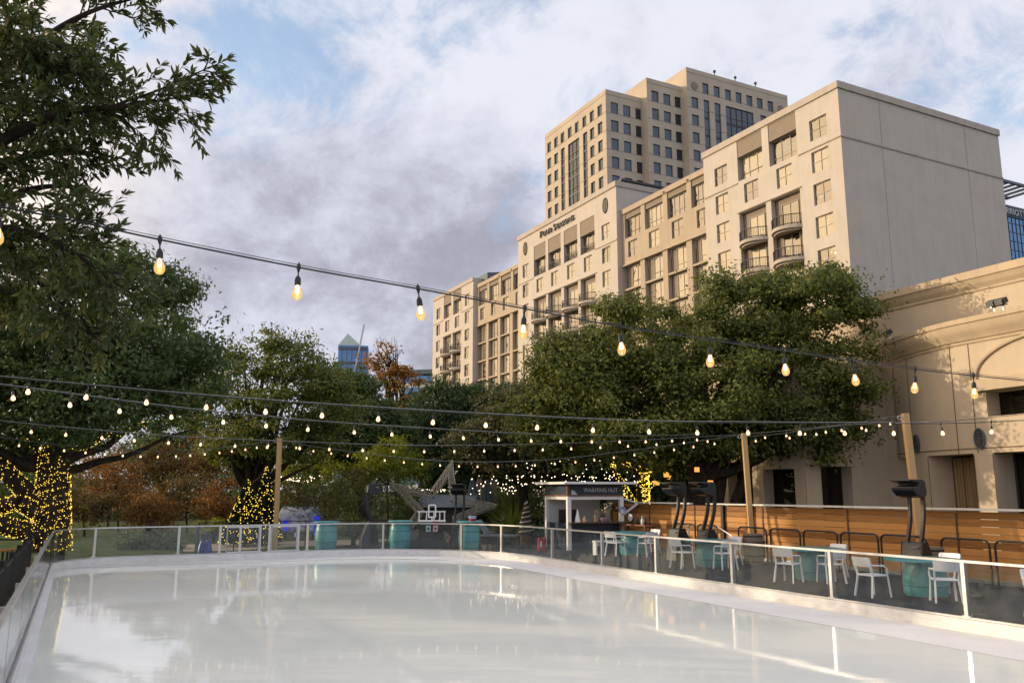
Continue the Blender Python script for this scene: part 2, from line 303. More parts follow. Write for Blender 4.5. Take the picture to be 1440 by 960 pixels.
class MB:
    def __init__(s): s.v = []; s.f = []; s.mi = []; s.cur = 0
    def face(s, pts):
        i = len(s.v); s.v += [tuple(p) for p in pts]; s.f.append(tuple(range(i, i + len(pts)))); s.mi.append(s.cur); return s
    def box(s, c, d, rot=None):
        c = Vector(c); hx, hy, hz = d[0] / 2, d[1] / 2, d[2] / 2
        i = len(s.v)
        for x in (-hx, hx):
            for y in (-hy, hy):
                for z in (-hz, hz):
                    p = Vector((x, y, z))
                    if rot is not None: p = rot @ p
                    s.v.append(tuple(p + c))
        for q in ((0, 1, 3, 2), (4, 6, 7, 5), (0, 4, 5, 1), (2, 3, 7, 6), (0, 2, 6, 4), (1, 5, 7, 3)):
            s.f.append(tuple(i + k for k in q)); s.mi.append(s.cur)
        return s
    def bar(s, a, b, w, h=None, up=Vector((0, 0, 1))):
        a = Vector(a); b = Vector(b); h = h or w; d = b - a; L = d.length
        if L < 1e-6: return s
        d.normalize()
        x = d.cross(up)
        if x.length < 1e-4: x = d.cross(Vector((0, 1, 0)))
        x.normalize(); z = x.cross(d)
        rot = Matrix((x, d, z)).transposed()
        return s.box((a + b) / 2, (w, L, h), rot)
    def tube(s, pts, rad, n=8, cap=True):
        pts = [Vector(p) for p in pts]
        if not hasattr(rad, '__len__'): rad = [rad] * len(pts)
        base = len(s.v); x = None
        for k, p in enumerate(pts):
            d = (pts[min(k + 1, len(pts) - 1)] - pts[max(k - 1, 0)])
            if d.length < 1e-9: d = Vector((0, 0, 1))
            d.normalize()
            if x is None:
                x = d.cross(Vector((0, 0, 1)))
                if x.length < 1e-3: x = d.cross(Vector((0, 1, 0)))
            else: x = x - d * x.dot(d)
            if x.length < 1e-6: x = d.orthogonal()
            x.normalize(); y = d.cross(x)
            for j in range(n):
                a = 2 * PI * j / n
                s.v.append(tuple(p + (x * math.cos(a) + y * math.sin(a)) * rad[k]))
        for k in range(len(pts) - 1):
            for j in range(n):
                a, b = base + k * n + j, base + k * n + (j + 1) % n
                s.f.append((a, b, b + n, a + n)); s.mi.append(s.cur)
        if cap:
            s.f.append(tuple(base + j for j in reversed(range(n)))); s.mi.append(s.cur)
            s.f.append(tuple(base + (len(pts) - 1) * n + j for j in range(n))); s.mi.append(s.cur)
        return s
    def lathe(s, prof, c=(0, 0, 0), n=20):
        c = Vector(c); base = len(s.v)
        for r, z in prof:
            for j in range(n):
                a = 2 * PI * j / n; s.v.append((c.x + r * math.cos(a), c.y + r * math.sin(a), c.z + z))
        for k in range(len(prof) - 1):
            for j in range(n):
                a, b = base + k * n + j, base + k * n + (j + 1) % n
                s.f.append((a, b, b + n, a + n)); s.mi.append(s.cur)
        s.f.append(tuple(base + j for j in reversed(range(n)))); s.mi.append(s.cur)
        s.f.append(tuple(base + (len(prof) - 1) * n + j for j in range(n))); s.mi.append(s.cur)
        return s
    def prism(s, poly, z0, z1):
        n = len(poly); i = len(s.v)
        for z in (z0, z1):
            for p in poly: s.v.append((p[0], p[1], z))
        s.f.append(tuple(i + k for k in reversed(range(n)))); s.mi.append(s.cur)
        s.f.append(tuple(i + n + k for k in range(n))); s.mi.append(s.cur)
        for k in range(n):
            k2 = (k + 1) % n
            s.f.append((i + k, i + k2, i + n + k2, i + n + k)); s.mi.append(s.cur)
        return s
    def extrude(s, poly, vec):           # any planar outline of 3D points, given thickness
        poly = [Vector(p) for p in poly]; vec = Vector(vec); n = len(poly); i = len(s.v)
        s.v += [tuple(p) for p in poly] + [tuple(p + vec) for p in poly]
        s.f.append(tuple(i + k for k in reversed(range(n)))); s.mi.append(s.cur)
        s.f.append(tuple(i + n + k for k in range(n))); s.mi.append(s.cur)
        for k in range(n):
            k2 = (k + 1) % n
            s.f.append((i + k, i + k2, i + n + k2, i + n + k)); s.mi.append(s.cur)
        return s
    def mesh(s, name, mats, smooth=False):
        me = bpy.data.meshes.new(name); me.from_pydata(s.v, [], s.f)
        if not isinstance(mats, (list, tuple)): mats = [mats]
        for m in mats: me.materials.append(m)
        if len(mats) > 1: me.polygons.foreach_set('material_index', s.mi)
        if smooth:
            me.polygons.foreach_set('use_smooth', [True] * len(me.polygons))
            try: me.set_sharp_from_angle(angle=R(40))
            except Exception: pass
        me.update(); return me
    def build(s, name, mats, parent=None, smooth=False, loc=None):
        return linkmesh(name, s.mesh(name, mats, smooth), parent, loc)

def bevel(o, w=0.01, seg=2):
    md = o.modifiers.new('bevel', 'BEVEL'); md.width = w; md.segments = seg; md.limit_method = 'ANGLE'; md.angle_limit = R(35)
    return o

def npmesh(name, V, F, m, smooth=False):
    me = bpy.data.meshes.new(name); nv, nf, k = len(V), len(F), F.shape[1]
    me.vertices.add(nv); me.vertices.foreach_set('co', np.ascontiguousarray(V, np.float32).ravel())
    me.loops.add(nf * k); me.loops.foreach_set('vertex_index', np.ascontiguousarray(F, np.int32).ravel())
    me.polygons.add(nf); me.polygons.foreach_set('loop_start', np.arange(0, nf * k, k, dtype=np.int32))
    me.polygons.foreach_set('loop_total', np.full(nf, k, np.int32))
    me.materials.append(m); me.update(calc_edges=True)
    return me

def wall(mb, f, a0, a1, z0, z1, holes, acuts=()):
    """front faces of a wall with real openings and their reveals; f(a, z, depth) -> point"""
    As = sorted(set([a0, a1] + [x for h in holes for x in h[:2] if a0 < x < a1] + [x for x in acuts if a0 < x < a1]))
    Zs = sorted(set([z0, z1] + [z for h in holes for z in h[2:4] if z0 < z < z1]))
    for i in range(len(As) - 1):
        for j in range(len(Zs) - 1):
            am, zm = (As[i] + As[i + 1]) / 2, (Zs[j] + Zs[j + 1]) / 2
            if any(h[0] < am < h[1] and h[2] < zm < h[3] for h in holes): continue
            mb.face([f(As[i], Zs[j], 0), f(As[i + 1], Zs[j], 0), f(As[i + 1], Zs[j + 1], 0), f(As[i], Zs[j + 1], 0)])
    for h in holes:
        A0, A1, Z0, Z1 = max(h[0], a0), min(h[1], a1), max(h[2], z0), min(h[3], z1); D = h[4]
        cs = sorted(set([A0, A1] + [x for x in acuts if A0 < x < A1]))
        for p, q in zip(cs[:-1], cs[1:]):
            mb.face([f(p, Z0, 0), f(q, Z0, 0), f(q, Z0, D), f(p, Z0, D)])
            mb.face([f(p, Z1, 0), f(q, Z1, 0), f(q, Z1, D), f(p, Z1, D)])
        for a in (A0, A1):
            mb.face([f(a, Z0, 0), f(a, Z1, 0), f(a, Z1, D), f(a, Z0, D)])

# ------------------------------------------------------------------ foliage
def unit(n, r=rng):
    v = r.normal(size=(n, 3)); return v / np.linalg.norm(v, axis=1, keepdims=True)
def leaf_arrays(C, D, L, W, r=rng, Nn=None):
    n = len(C); Nn = unit(n, r) + np.array([0, 0, 0.7]) if Nn is None else Nn; T = np.cross(D, Nn); T /= np.linalg.norm(T, axis=1, keepdims=True) + 1e-9
    L = L * r.uniform(0.7, 1.25, (n, 1)); W = W * r.uniform(0.7, 1.25, (n, 1))
    V = np.empty((n, 4, 3)); V[:, 0] = C - D * L / 2; V[:, 1] = C + T * W / 2; V[:, 2] = C + D * L / 2; V[:, 3] = C - T * W / 2
    return V.reshape(-1, 3), np.arange(n * 4).reshape(n, 4)
def crown_points(blobs, nclump, nleaf, cr, r, flat=0.65, shell=0.62, droop=0.0, cut=None):
    B = np.array([[b[0].x, b[0].y, b[0].z, b[1]] for b in blobs]); p = B[:, 3] ** 2; p /= p.sum()
    k = r.choice(len(B), nclump, p=p); d = unit(nclump, r); rad = r.uniform(shell ** 3, 1.0, (nclump, 1)) ** (1 / 3)
    out = r.random((nclump, 1)) < 0.24; rad = np.where(out, r.uniform(1.0, 1.34, (nclump, 1)), rad)
    P = B[k, :3] + d * B[k, 3:4] * rad * np.array([1, 1, 0.9])
    # thin out: clumps come in groups, with holes between
    key = np.sin(P[:, 0] * 1.7 + 3 * np.sin(P[:, 2] * 1.1)) * np.sin(P[:, 1] * 1.5 + 1.3) + np.sin(P[:, 2] * 2.1 + P[:, 0] * 0.9)
    keep = (key > -1.05) | (r.random(nclump) < 0.35); P = P[keep]; out = out[keep]
    if cut is not None: kk = cut(P); P = P[kk]; out = out[kk]
    m = len(P)
    k_ = np.where(out[:, 0], 0.5, 1.0); sz = cr * r.uniform(0.55, 1.3, (m, 1)) * k_[:, None]; nl = np.maximum(6, (nleaf * r.uniform(0.5, 1.4, m) * k_ ** 2).astype(int))
    idx = np.repeat(np.arange(m), nl); n = len(idx)
    g = r.normal(size=(n, 3)) * 0.48 * np.array([1, 1, flat])
    C = P[idx] + g * sz[idx]
    ctr = B[:, :3].mean(0)
    gn = g / (np.linalg.norm(g, axis=1, keepdims=True) + 1e-6)
    Nn = gn * 0.9 + unit(n, r) * 0.55 + np.array([0, 0, 0.35])
    D = np.cross(Nn, unit(n, r)); D /= np.linalg.norm(D, axis=1, keepdims=True) + 1e-6; D = D + gn * 0.35
    D[:, 2] -= droop; D /= np.linalg.norm(D, axis=1, keepdims=True)
    crown_points.normals = Nn
    return P, C, D
def limbs(mb, base, top, trunk_r, targets, r, nseg=6, wob=0.12, thin=0.02):
    base = Vector(base); top = Vector(top)
    pts = [base.lerp(top, t) + Vector((math.sin(t * 5 + base.x), math.cos(t * 4 + base.y), 0)) * trunk_r * 0.25 for t in np.linspace(0, 1, 6)]
    mb.tube([base - Vector((0, 0, 0.1))] + pts, [trunk_r * 1.45] + [trunk_r * (1.25 - 0.4 * t) for t in np.linspace(0, 1, 6)], 12)
    for tg in targets:
        tg = Vector(tg); d = tg - top; L = d.length; st = top - Vector((0, 0, trunk_r * 0.5))
        r0 = min(trunk_r * 0.55, 0.05 * L + 0.03)
        ctl = st + Vector((d.x * 0.35, d.y * 0.35, d.z * 0.6)) + Vector(r.normal(size=3) * L * wob)
        ps = []
        for t in np.linspace(0, 1, nseg + 1):
            ps.append(st * (1 - t) ** 2 + ctl * 2 * t * (1 - t) + tg * t ** 2 + Vector(r.normal(size=3) * 0.02 * L))
        mb.tube(ps, [r0 * (1 - t) + thin * t for t in np.linspace(0, 1, nseg + 1)], 7)
def tree(name, label, cat, base, fork, trunk_r, blobs, leafm, nclump, nleaf, cr, L, W, seed, group=None, nlimb=14, droop=0.0, cut=None, shell=0.62, flat=0.5, thin=0.02, bark='bark'):
    r = np.random.default_rng(seed); base = Vector(base)
    t = thing(name, label, cat, base, 0, group)
    P, C, D = crown_points(blobs, nclump, nleaf, cr, r, droop=droop, cut=cut, shell=shell, flat=flat)
    o = np.array(base)
    V, F = leaf_arrays(C - o, D, L, W, r, crown_points.normals)
    linkmesh('crown', npmesh('crown', V, F, leafm), t)
    mb = MB(); sel = [Vector(b[0]) - base for b in blobs] + [Vector(P[i]) - base for i in r.choice(len(P), min(nlimb, len(P)), replace=False)]
    limbs(mb, (0, 0, 0), Vector(fork) - base, trunk_r, sel, r, thin=thin)
    mb.build('trunk', M[bark], t, smooth=True)
    return t, P
def bl(lst, Y, k=1.0): return [(at(x, y, Y + (q[0] if q else 0)), r * k) for x, y, r, *q in lst]

# ------------------------------------------------------------------ camera, light, sky
cam = bpy.data.cameras.new('camera'); cam.sensor_width = 36; cam.lens = FOC / 1440 * 36; cam.clip_end = 3000; cam.clip_start = 0.05
co = bpy.data.objects.new('camera', cam); col.objects.link(co); co.location = (0, 0, CAMH); co.rotation_euler = (PI / 2 + PITCH, 0, 0)
scene.camera = co
SUN_AZ, SUN_EL = R(-82), R(11.5)
sd = Vector((math.sin(SUN_AZ) * math.cos(SUN_EL), math.cos(SUN_AZ) * math.cos(SUN_EL), math.sin(SUN_EL)))
sl = bpy.data.lights.new('sun', 'SUN'); sl.energy = 2.3; sl.angle = R(0.6); sl.color = (1.0, 0.79, 0.54)
so = bpy.data.objects.new('sun', sl); col.objects.link(so); so.rotation_euler = sd.to_track_quat('Z', 'Y').to_euler(); so.location = (-40, 10, 40)

def build_world():
    w = bpy.data.worlds.new('World'); scene.world = w; w.use_nodes = True; nt = w.node_tree
    for n in list(nt.nodes): nt.nodes.remove(n)
    out = nd(nt, 'ShaderNodeOutputWorld'); bg = nd(nt, 'ShaderNodeBackground', Strength=0.10)
    sk = nd(nt, 'ShaderNodeTexSky', sky_type='NISHITA'); sk.sun_disc = False; sk.sun_elevation = SUN_EL; sk.sun_rotation = SUN_AZ
    sk.air_density = 1.0; sk.dust_density = 1.0; sk.ozone_density = 1.6
    tc = nd(nt, 'ShaderNodeTexCoord'); sp = nd(nt, 'ShaderNodeSeparateXYZ'); lk(nt, tc.outputs['Generated'], sp.inputs[0])
    def math_(op, a, b=None, c=None):
        n = nd(nt, 'ShaderNodeMath', operation=op)
        for i, x in enumerate((a, b, c)):
            if x is None: continue
            if isinstance(x, (int, float)): n.inputs[i].default_value = x
            else: lk(nt, x, n.inputs[i])
        return n.outputs[0]
    zz = math_('ADD', math_('MAXIMUM', sp.outputs[2], 0.0), 0.60)
    cx = math_('DIVIDE', sp.outputs[0], zz); cy = math_('DIVIDE', sp.outputs[1], zz)
    cb = nd(nt, 'ShaderNodeCombineXYZ'); lk(nt, cx, cb.inputs[0]); lk(nt, cy, cb.inputs[1])
    def noise(scale, detail, rough, off, stretch=(1, 1, 1), dist=0.0, rz=0.0):
        mp = nd(nt, 'ShaderNodeMapping'); mp.inputs['Location'].default_value = off; mp.inputs['Scale'].default_value = stretch; mp.inputs['Rotation'].default_value = (0, 0, rz)
        lk(nt, cb.outputs[0], mp.inputs['Vector'])
        n = nd(nt, 'ShaderNodeTexNoise', Scale=scale, Detail=detail, Roughness=rough, Distortion=dist); lk(nt, mp.outputs[0], n.inputs['Vector'])
        return n.outputs[0]
    def sm(x, a, b):
        mr = nd(nt, 'ShaderNodeMapRange', interpolation_type='SMOOTHSTEP'); mr.inputs[1].default_value = a; mr.inputs[2].default_value = b
        lk(nt, x, mr.inputs[0]); return mr.outputs[0]
    def lobe(azd, eld, width):           # soft weather patch about a bearing
        d = Vector((math.sin(R(azd)) * math.cos(R(eld)), math.cos(R(azd)) * math.cos(R(eld)), math.sin(R(eld))))
        n = nd(nt, 'ShaderNodeVectorMath', operation='DOT_PRODUCT'); lk(nt, tc.outputs['Generated'], n.inputs[0]); n.inputs[1].default_value = d
        return sm(n.outputs['Value'], math.cos(R(width)), 1.0)
    big = noise(2.2, 9, 0.6, (3.1, 1.7, 0.4), (1.0, 0.95, 1), 0.3)
    fine = noise(7.0, 12, 0.66, (7.3, 2.2, 1.1), (1.0, 1.0, 1), 0.35, 0.5)
    cover = math_('SUBTRACT', math_('ADD', math_('MULTIPLY', big, 1.0), math_('MULTIPLY', fine, 0.75)), 0.33)
    bank = lobe(-12, 13, 20); bank2 = lobe(-21, 22, 13); bank3 = lobe(-4, 15, 12)
    hole1 = lobe(-23, 31, 16); hole2 = lobe(-15, 22, 10); hole3 = lobe(27, 33, 16); hole4 = lobe(1, 20, 11)
    cov = math_('ADD', cover, math_('MULTIPLY', bank, 0.14))
    cov = math_('SUBTRACT', cov, math_('MULTIPLY', math_('ADD', math_('ADD', hole1, hole2), math_('ADD', hole3, hole4)), 0.085))
    mask = math_('MULTIPLY_ADD', sm(cov, 0.26, 0.46), 0.72, 0.28)
    shade = noise(3.8, 11, 0.62, (1.2, 9.4, 2.0), (1.0, 1.0, 1), 0.3)
    sh = math_('SUBTRACT', math_('ADD', math_('MULTIPLY', shade, 1.5), math_('MULTIPLY', fine, 1.0)), 0.52)
    dk = math_('ADD', math_('ADD', bank, bank2), bank3)
    sh = math_('SUBTRACT', sh, math_('MULTIPLY', dk, 0.175))
    lit = sm(sh, 0.16, 0.96)
    rp = nd(nt, 'ShaderNodeValToRGB'); el = rp.color_ramp.elements
    el[0].position = 0.0; el[0].color = (0.33, 0.33, 0.395, 1); el[1].position = 1.0; el[1].color = (0.69, 0.705, 0.775, 1)
    e = el.new(0.5); e.color = (0.53, 0.545, 0.64, 1)
    lk(nt, lit, rp.inputs[0])
    # clouds near the sun are brighter and warmer
    near = lobe(-82, 8, 62)
    wm = nd(nt, 'ShaderNodeMix', data_type='RGBA'); lk(nt, math_('MULTIPLY', near, 0.85), wm.inputs[0]); lk(nt, rp.outputs[0], wm.inputs[6]); wm.inputs[7].default_value = (2.3, 1.65, 0.95, 1)
    sc = nd(nt, 'ShaderNodeVectorMath', operation='SCALE'); lk(nt, wm.outputs[2], sc.inputs[0]); sc.inputs[3].default_value = 9.0
    mx = nd(nt, 'ShaderNodeMix', data_type='RGBA'); lk(nt, mask, mx.inputs[0])
    skb = nd(nt, 'ShaderNodeVectorMath', operation='SCALE'); lk(nt, sk.outputs[0], skb.inputs[0]); skb.inputs[3].default_value = 2.3
    lk(nt, skb.outputs[0], mx.inputs[6]); lk(nt, sc.outputs[0], mx.inputs[7])
    lk(nt, mx.outputs[2], bg.inputs[0]); lk(nt, bg.outputs[0], out.inputs[0])
build_world()

vs = scene.view_settings; vs.view_transform = 'Standard'; vs.look = 'None'; vs.exposure = 0.42; vs.gamma = 1.0; vs.use_curve_mapping = False
scene.cycles.max_bounces = 8; scene.cycles.transparent_max_bounces = 24; scene.cycles.caustics_reflective = False; scene.cycles.caustics_refractive = False
scene.cycles.sample_clamp_indirect = 6.0
scene.cycles.use_denoising = True

# ================================================================== GROUND
def sheet(name, poly, z, m):
    mb = MB(); mb.face([(p[0], p[1], z) for p in poly]); return tag(mb.build(name, m), None, None, kind='structure')
sheet('ground', [(-900, -300), (900, -300), (900, 1500), (-900, 1500)], -0.06, M['earth'])
P2 = lambda v, w: tuple(vw(v, w)[:2])
sheet('patio', [P2(12.4, 0), P2(19.8, 0), P2(19.9, 24), P2(24, 30), P2(20, 42), P2(11.5, 36), P2(10, 33), P2(7, 31.6), P2(7, 28.0), P2(12.4, 20)], -0.012, M['asphalt'])
sheet('lawn', [(-60, 26), (-24, 22), P2(-0.6, 26), P2(-0.6, 29.0), P2(7.2, 29.0), P2(7.2, 31), P2(11, 36), (3, 60), (-60, 60)], -0.035, M['lawn'])
sheet('garden_path', [at(258, 771, 32), at(330, 771, 32.5), at(420, 767, 35), at(560, 764, 36), at(640, 762, 38), at(640, 759, 41), at(500, 760, 40), at(380, 762, 38), at(255, 766, 36)], -0.02, M['path'])

# ------------------------------------------------------------------ rink path
def arc(cv, cw, r, a0, a1, n):
    return [(cv + r * math.cos(R(a)), cw + r * math.sin(R(a))) for a in np.linspace(a0, a1, n)]
VL, VR, WF = -0.5, 12.72, 28.85
RR, RL = 5.4, 1.9
def rink_outline(off=0.0, w0=4.0):
    p = [(VL + off, w0)] + arc(VL + RL, WF - RL, RL - off, 180, 90, 8) + arc(VR - RR, WF - RR, RR - off, 90, 0, 16) + [(VR - off, w0)]
    return p
# ice: one slab
mb = MB(); poly = [P2(*q) for q in rink_outline(0.02, 0.6)]
mb.prism(poly, -0.1, 0.0)
tag(mb.build('ice', M['ice']), None, None, kind='structure')
# dry frosted strip along the far and right boards
mb = MB(); o1 = rink_outline(0.03, 3.0); o2 = []
for i, q in enumerate(o1):
    wdt = 0.12 if q[0] < 0.2 else 0.95 + 0.45 * max(0, min(1, (q[0] - 3) / 9))
    wdt *= 1 + 0.1 * math.sin(i * 2.3)
    c = (6.0, min(q[1], WF - 6.0)); d = Vector((c[0] - q[0], c[1] - q[1])); d = d.normalized() if q[1] > WF - 6 else Vector((1 if q[0] < 6 else -1, 0))
    o2.append((q[0] + d.x * wdt, q[1] + d.y * wdt))
for i in range(len(o1) - 1):
    mb.face([(*P2(*o1[i]), 0.004), (*P2(*o1[i + 1]), 0.004), (*P2(*o2[i + 1]), 0.004), (*P2(*o2[i]), 0.004)])
tag(mb.build('frost_strip', M['frost']), None, None, kind='structure')

# ------------------------------------------------------------------ rink barrier
rink = thing('rink_barrier', 'low barrier of clear panels and silver posts around the ice rink', 'barrier')
# dense path for sweeping
def dense(path, step=0.25):
    out = [Vector((*path[0], 0))]
    for a, b in zip(path[:-1], path[1:]):
        L = math.hypot(b[0] - a[0], b[1] - a[1]); n = max(1, int(L / step))
        for k in range(1, n + 1):
            t = k / n; out.append(Vector((a[0] + (b[0] - a[0]) * t, a[1] + (b[1] - a[1]) * t, 0)))
    return out
dp = [vw(p.x, p.y) for p in dense(rink_outline(0.0, 3.6), 0.3)]
cum = [0.0]
for a, b in zip(dp[:-1], dp[1:]): cum.append(cum[-1] + (b - a).length)
def on_path(s):
    s = max(0, min(cum[-1] - 1e-6, s))
    i = int(np.searchsorted(cum, s, side='right')) - 1
    t = (s - cum[i]) / max(1e-9, cum[i + 1] - cum[i]); p = dp[i].lerp(dp[i + 1], t); d = (dp[i + 1] - dp[i]).normalized(); return p, d
def sweep(mb, s0, s1, off, z0, z1, th, step=0.4):
    n = max(1, int((s1 - s0) / step)); pr = []
    for k in range(n + 1):
        p, d = on_path(s0 + (s1 - s0) * k / n); nn = Vector((-d.y, d.x, 0))     # outward (left of travel)
        pr.append((p + nn * (off - th / 2), p + nn * (off + th / 2)))
    b0 = len(mb.v)
    for i, o in pr: mb.v += [(i.x, i.y, z0), (o.x, o.y, z0), (o.x, o.y, z1), (i.x, i.y, z1)]
    for k in range(n):
        a = b0 + 4 * k
        for j in range(4): mb.f.append((a + j, a + (j + 1) % 4, a + 4 + (j + 1) % 4, a + 4 + j)); mb.mi.append(0)
    mb.f.append((b0, b0 + 1, b0 + 2, b0 + 3)); e = b0 + 4 * n; mb.f.append((e + 3, e + 2, e + 1, e)); mb.mi += [0, 0]
TOT = cum[-1]
mb = MB(); sweep(mb, 0, TOT, 0.0, 0.0, 0.20, 0.07); mb.build('kickboard', M['kick'], rink)
mb = MB(); sweep(mb, 0, TOT, 0.0, 1.07, 1.11, 0.055); mb.build('top_rail', M['alu'], rink)
mb = MB(); sweep(mb, 0, TOT, 0.0, 0.205, 0.235, 0.05); mb.build('bottom_rail', M['alu'], rink)
def s_near(v, w):
    q = vw(v, w); d = [(p - q).length for p in dp]; return cum[int(np.argmin(d))]
post_s = []
s = s_near(VL, 4.0)
for w in np.arange(5.2, 26.5, 2.44): post_s.append(s_near(VL, w))
for v, w in ((0.62, 28.2), (2.9, 28.85), (4.3, 28.85), (4.75, 28.85), (5.5, 28.85), (5.75, 28.85), (6.72, 28.85), (7.05, 28.85), (9.6, 28.6), (11.75, 26.9), (12.55, 24.9), (12.72, 22.35), (12.72, 19.6), (12.72, 17.1), (12.72, 14.4), (12.72, 11.75), (12.72, 9.1), (12.72, 6.6), (12.72, 4.2)):
    post_s.append(s_near(v, w))
post_s = sorted(set(round(x, 2) for x in post_s))
for s in post_s:
    p, d = on_path(s)
    if p.dot(N) < 0 and p.dot(U) < 26.5: p = p + Vector((-d.y, d.x, 0)) * 0.055
    mb = MB(); ang = math.atan2(d.y, d.x); rot = Matrix.Rotation(ang, 3, 'Z')
    mb.box(p + Vector((0, 0, 0.655)), (0.065, 0.075, 0.83), rot)
    mb.box(p + Vector((0, 0, 0.245)), (0.15, 0.09, 0.015), rot)
    mb.build('post', M['alu'], rink)
for a, b in zip(post_s[:-1], post_s[1:]):
    if b - a < 0.25: continue
    mb = MB(); sweep(mb, a + 0.035, b - 0.035, 0.0, 0.237, 1.068, 0.012); mb.build('clear_panel', M['acrylic'], rink)
# gate frames in the far boards
for va, vb in ((4.42, 5.42), (5.83, 6.66)):
    mb = MB(); a = vw(va, WF - 0.02, 0.25); b = vw(vb, WF - 0.02, 0.25); up = Vector((0, 0, 0.79))
    for p, q in ((a, b), (a + up, b + up), (a, a + up), (b, b + up)): mb.bar(p, q, 0.045)
    g = mb.build('gate', M['alu'], rink)
    mb = MB(); mb.box(vw(vb - 0.08, WF - 0.07, 0.75), (0.05, 0.05, 0.14)); mb.build('latch', M['steel'], g)

# ------------------------------------------------------------------ black picket fence outside the left boards
pf = thing('picket_fence', 'black steel picket fence running close outside the left rink boards', 'fence', vw(-1.05, 4))
o = vw(-1.05, 4)
mb = MB()
for z in (0.12, 0.86): mb.bar(vw(-1.05, 4, z) - o, vw(-1.05, 27.5, z) - o, 0.05, 0.05)
for z in (0.12, 0.86): mb.bar(vw(-1.05, 27.5, z) - o, vw(-6.0, 30.0, z) - o, 0.05, 0.05)
mb.build('rail', M['iron'], pf)
mb = MB()
for w in np.arange(4, 27.5, 0.14): mb.bar(vw(-1.05, w, 0.0) - o, vw(-1.05, w, 0.9) - o, 0.03)
mb.build('picket', M['iron'], pf)
for w in np.arange(5.2, 27.6, 2.44):
    mb = MB(); mb.bar(vw(-1.05, w, -0.05) - o, vw(-1.05, w, 1.0) - o, 0.09); mb.build('post', M['iron'], pf)

# timber rail at far left, beyond the picket fence
tf = thing('timber_railing', 'brown timber railing with black balusters left of the wrapped trunk base', 'railing', at(-40, 800, 22) )
o = tf.location.copy(); o.z = 0; tf.location = o
a = at(-60, 778, 21.5) - o; b = at(42, 770, 24.5) - o; a.z = b.z = 0
mb = MB(); mb.bar(a + Vector((0, 0, 0.62)), b + Vector((0, 0, 0.60)), 0.14, 0.05); mb.build('handrail', M['plank'], tf)
for k in range(16):
    p = a.lerp(b, k / 15); mb = MB(); mb.bar(p - Vector((0, 0, 0.05)), p + Vector((0, 0, 0.595)), 0.04); mb.build('baluster', M['iron'], tf)

# ================================================================== HOTEL
YC = 66.0
rr = ray(1182.5, 190.8); CORNER = Vector((rr[0] / rr[1] * YC, YC, 0))
hotel = thing('hotel_building', 'long cream stucco hotel of many storeys with balconies and rooftop lettering', 'building', CORNER, AZ)
DEPTH = 21.6; SET = 0.7
FL = 2.93
def fw(x0):                               # facade plane: outward is -x
    return lambda a, z, d: (x0 + d, a, z)
ROWT = [34.05 - FL * k for k in range(9)]             # window-head levels
holesA = {}
def facade(seg, s0, s1, x0, ztop, holes, m, name):
    mb = MB(); wall(mb, fw(x0), s0, s1, -0.1, ztop, holes)
    mb.build(name, m, hotel)
win_cache = {}
def window(s0, s1, z0, z1, x, cols=2, rows=2, name='window', glass='hglass', fm='frame_tan', bar=0.06, sill=False):
    w, h = s1 - s0, z1 - z0; key = (round(w, 2), round(h, 2), cols, rows, glass, fm, sill)
    if key not in win_cache:
        mb = MB(); t = bar
        mb.box((0, t / 2, h / 2), (0.08, t, h)); mb.box((0, w - t / 2, h / 2), (0.08, t, h))
        mb.box((0, w / 2, t / 2), (0.08, w - 2 * t, t)); mb.box((0, w / 2, h - t / 2), (0.08, w - 2 * t, t))
        for c in range(1, cols): mb.box((0.006, w * c / cols, h / 2), (0.06, 0.045, h - 2 * t))
        for q in range(1, rows): mb.box((0.009, w / 2, h * (q / rows if rows == 2 else 0.28)), (0.05, w - 2 * t, 0.045))
        fme = mb.mesh(name, M[fm])
        g = MB(); g.box((0.03, w / 2, h / 2), (0.02, w - 0.06, h - 0.06)); gme = g.mesh('pane', M[glass])
        win_cache[key] = (fme, gme)
    fme, gme = win_cache[key]
    o = linkmesh(name, fme, hotel, (x, s0, z0)); linkmesh('pane', gme, o)
    return o
def panel(s0, s1, z0, z1, x, m, name, th=0.12):
    mb = MB(); mb.box((x + th / 2, (s0 + s1) / 2, (z0 + z1) / 2), (th, s1 - s0, z1 - z0)); return mb.build(name, M[m], hotel)

def balcony_mesh(w, proj=1.15):
    pts = [(-proj * math.sin(PI * t) ** 0.75, w * t, 0) for t in np.linspace(0, 1, 15)]
    slab = MB(); slab.prism([(p[0], p[1]) for p in pts] , -0.30, 0.0)
    low = [(p[0] * 0.72, w / 2 + (p[1] - w / 2) * 0.86) for p in pts]; slab.prism(low, -0.46, -0.302)
    sm_ = slab.mesh('balcony', M['cornice'])
    rl = MB(); dense_pts = []
    pin = [(p[0] * 0.93 - 0.0, w / 2 + (p[1] - w / 2) * 0.96, 0) for p in pts]
    for z in (0.12, 0.95): rl.tube([(p[0], p[1], z) for p in pin], 0.042, 5)
    acc = 0
    for a, b in zip(pin[:-1], pin[1:]):
        A, B = Vector(a), Vector(b); n = max(1, int((B - A).length / 0.13))
        for k in range(n):
            q = A.lerp(B, k / n); rl.tube([(q.x, q.y, 0.0), (q.x, q.y, 0.95)], 0.021, 4)
    return sm_, rl.mesh('balcony_railing', M['iron'])
balc = {}
def balcony(s0, s1, z, x=0.0):
    k = round(s1 - s0, 2)
    if k not in balc: balc[k] = balcony_mesh(k)
    a, b = balc[k]; o = linkmesh('balcony', a, hotel, (x - 0.01, s0, z)); linkmesh('balcony_railing', b, o)

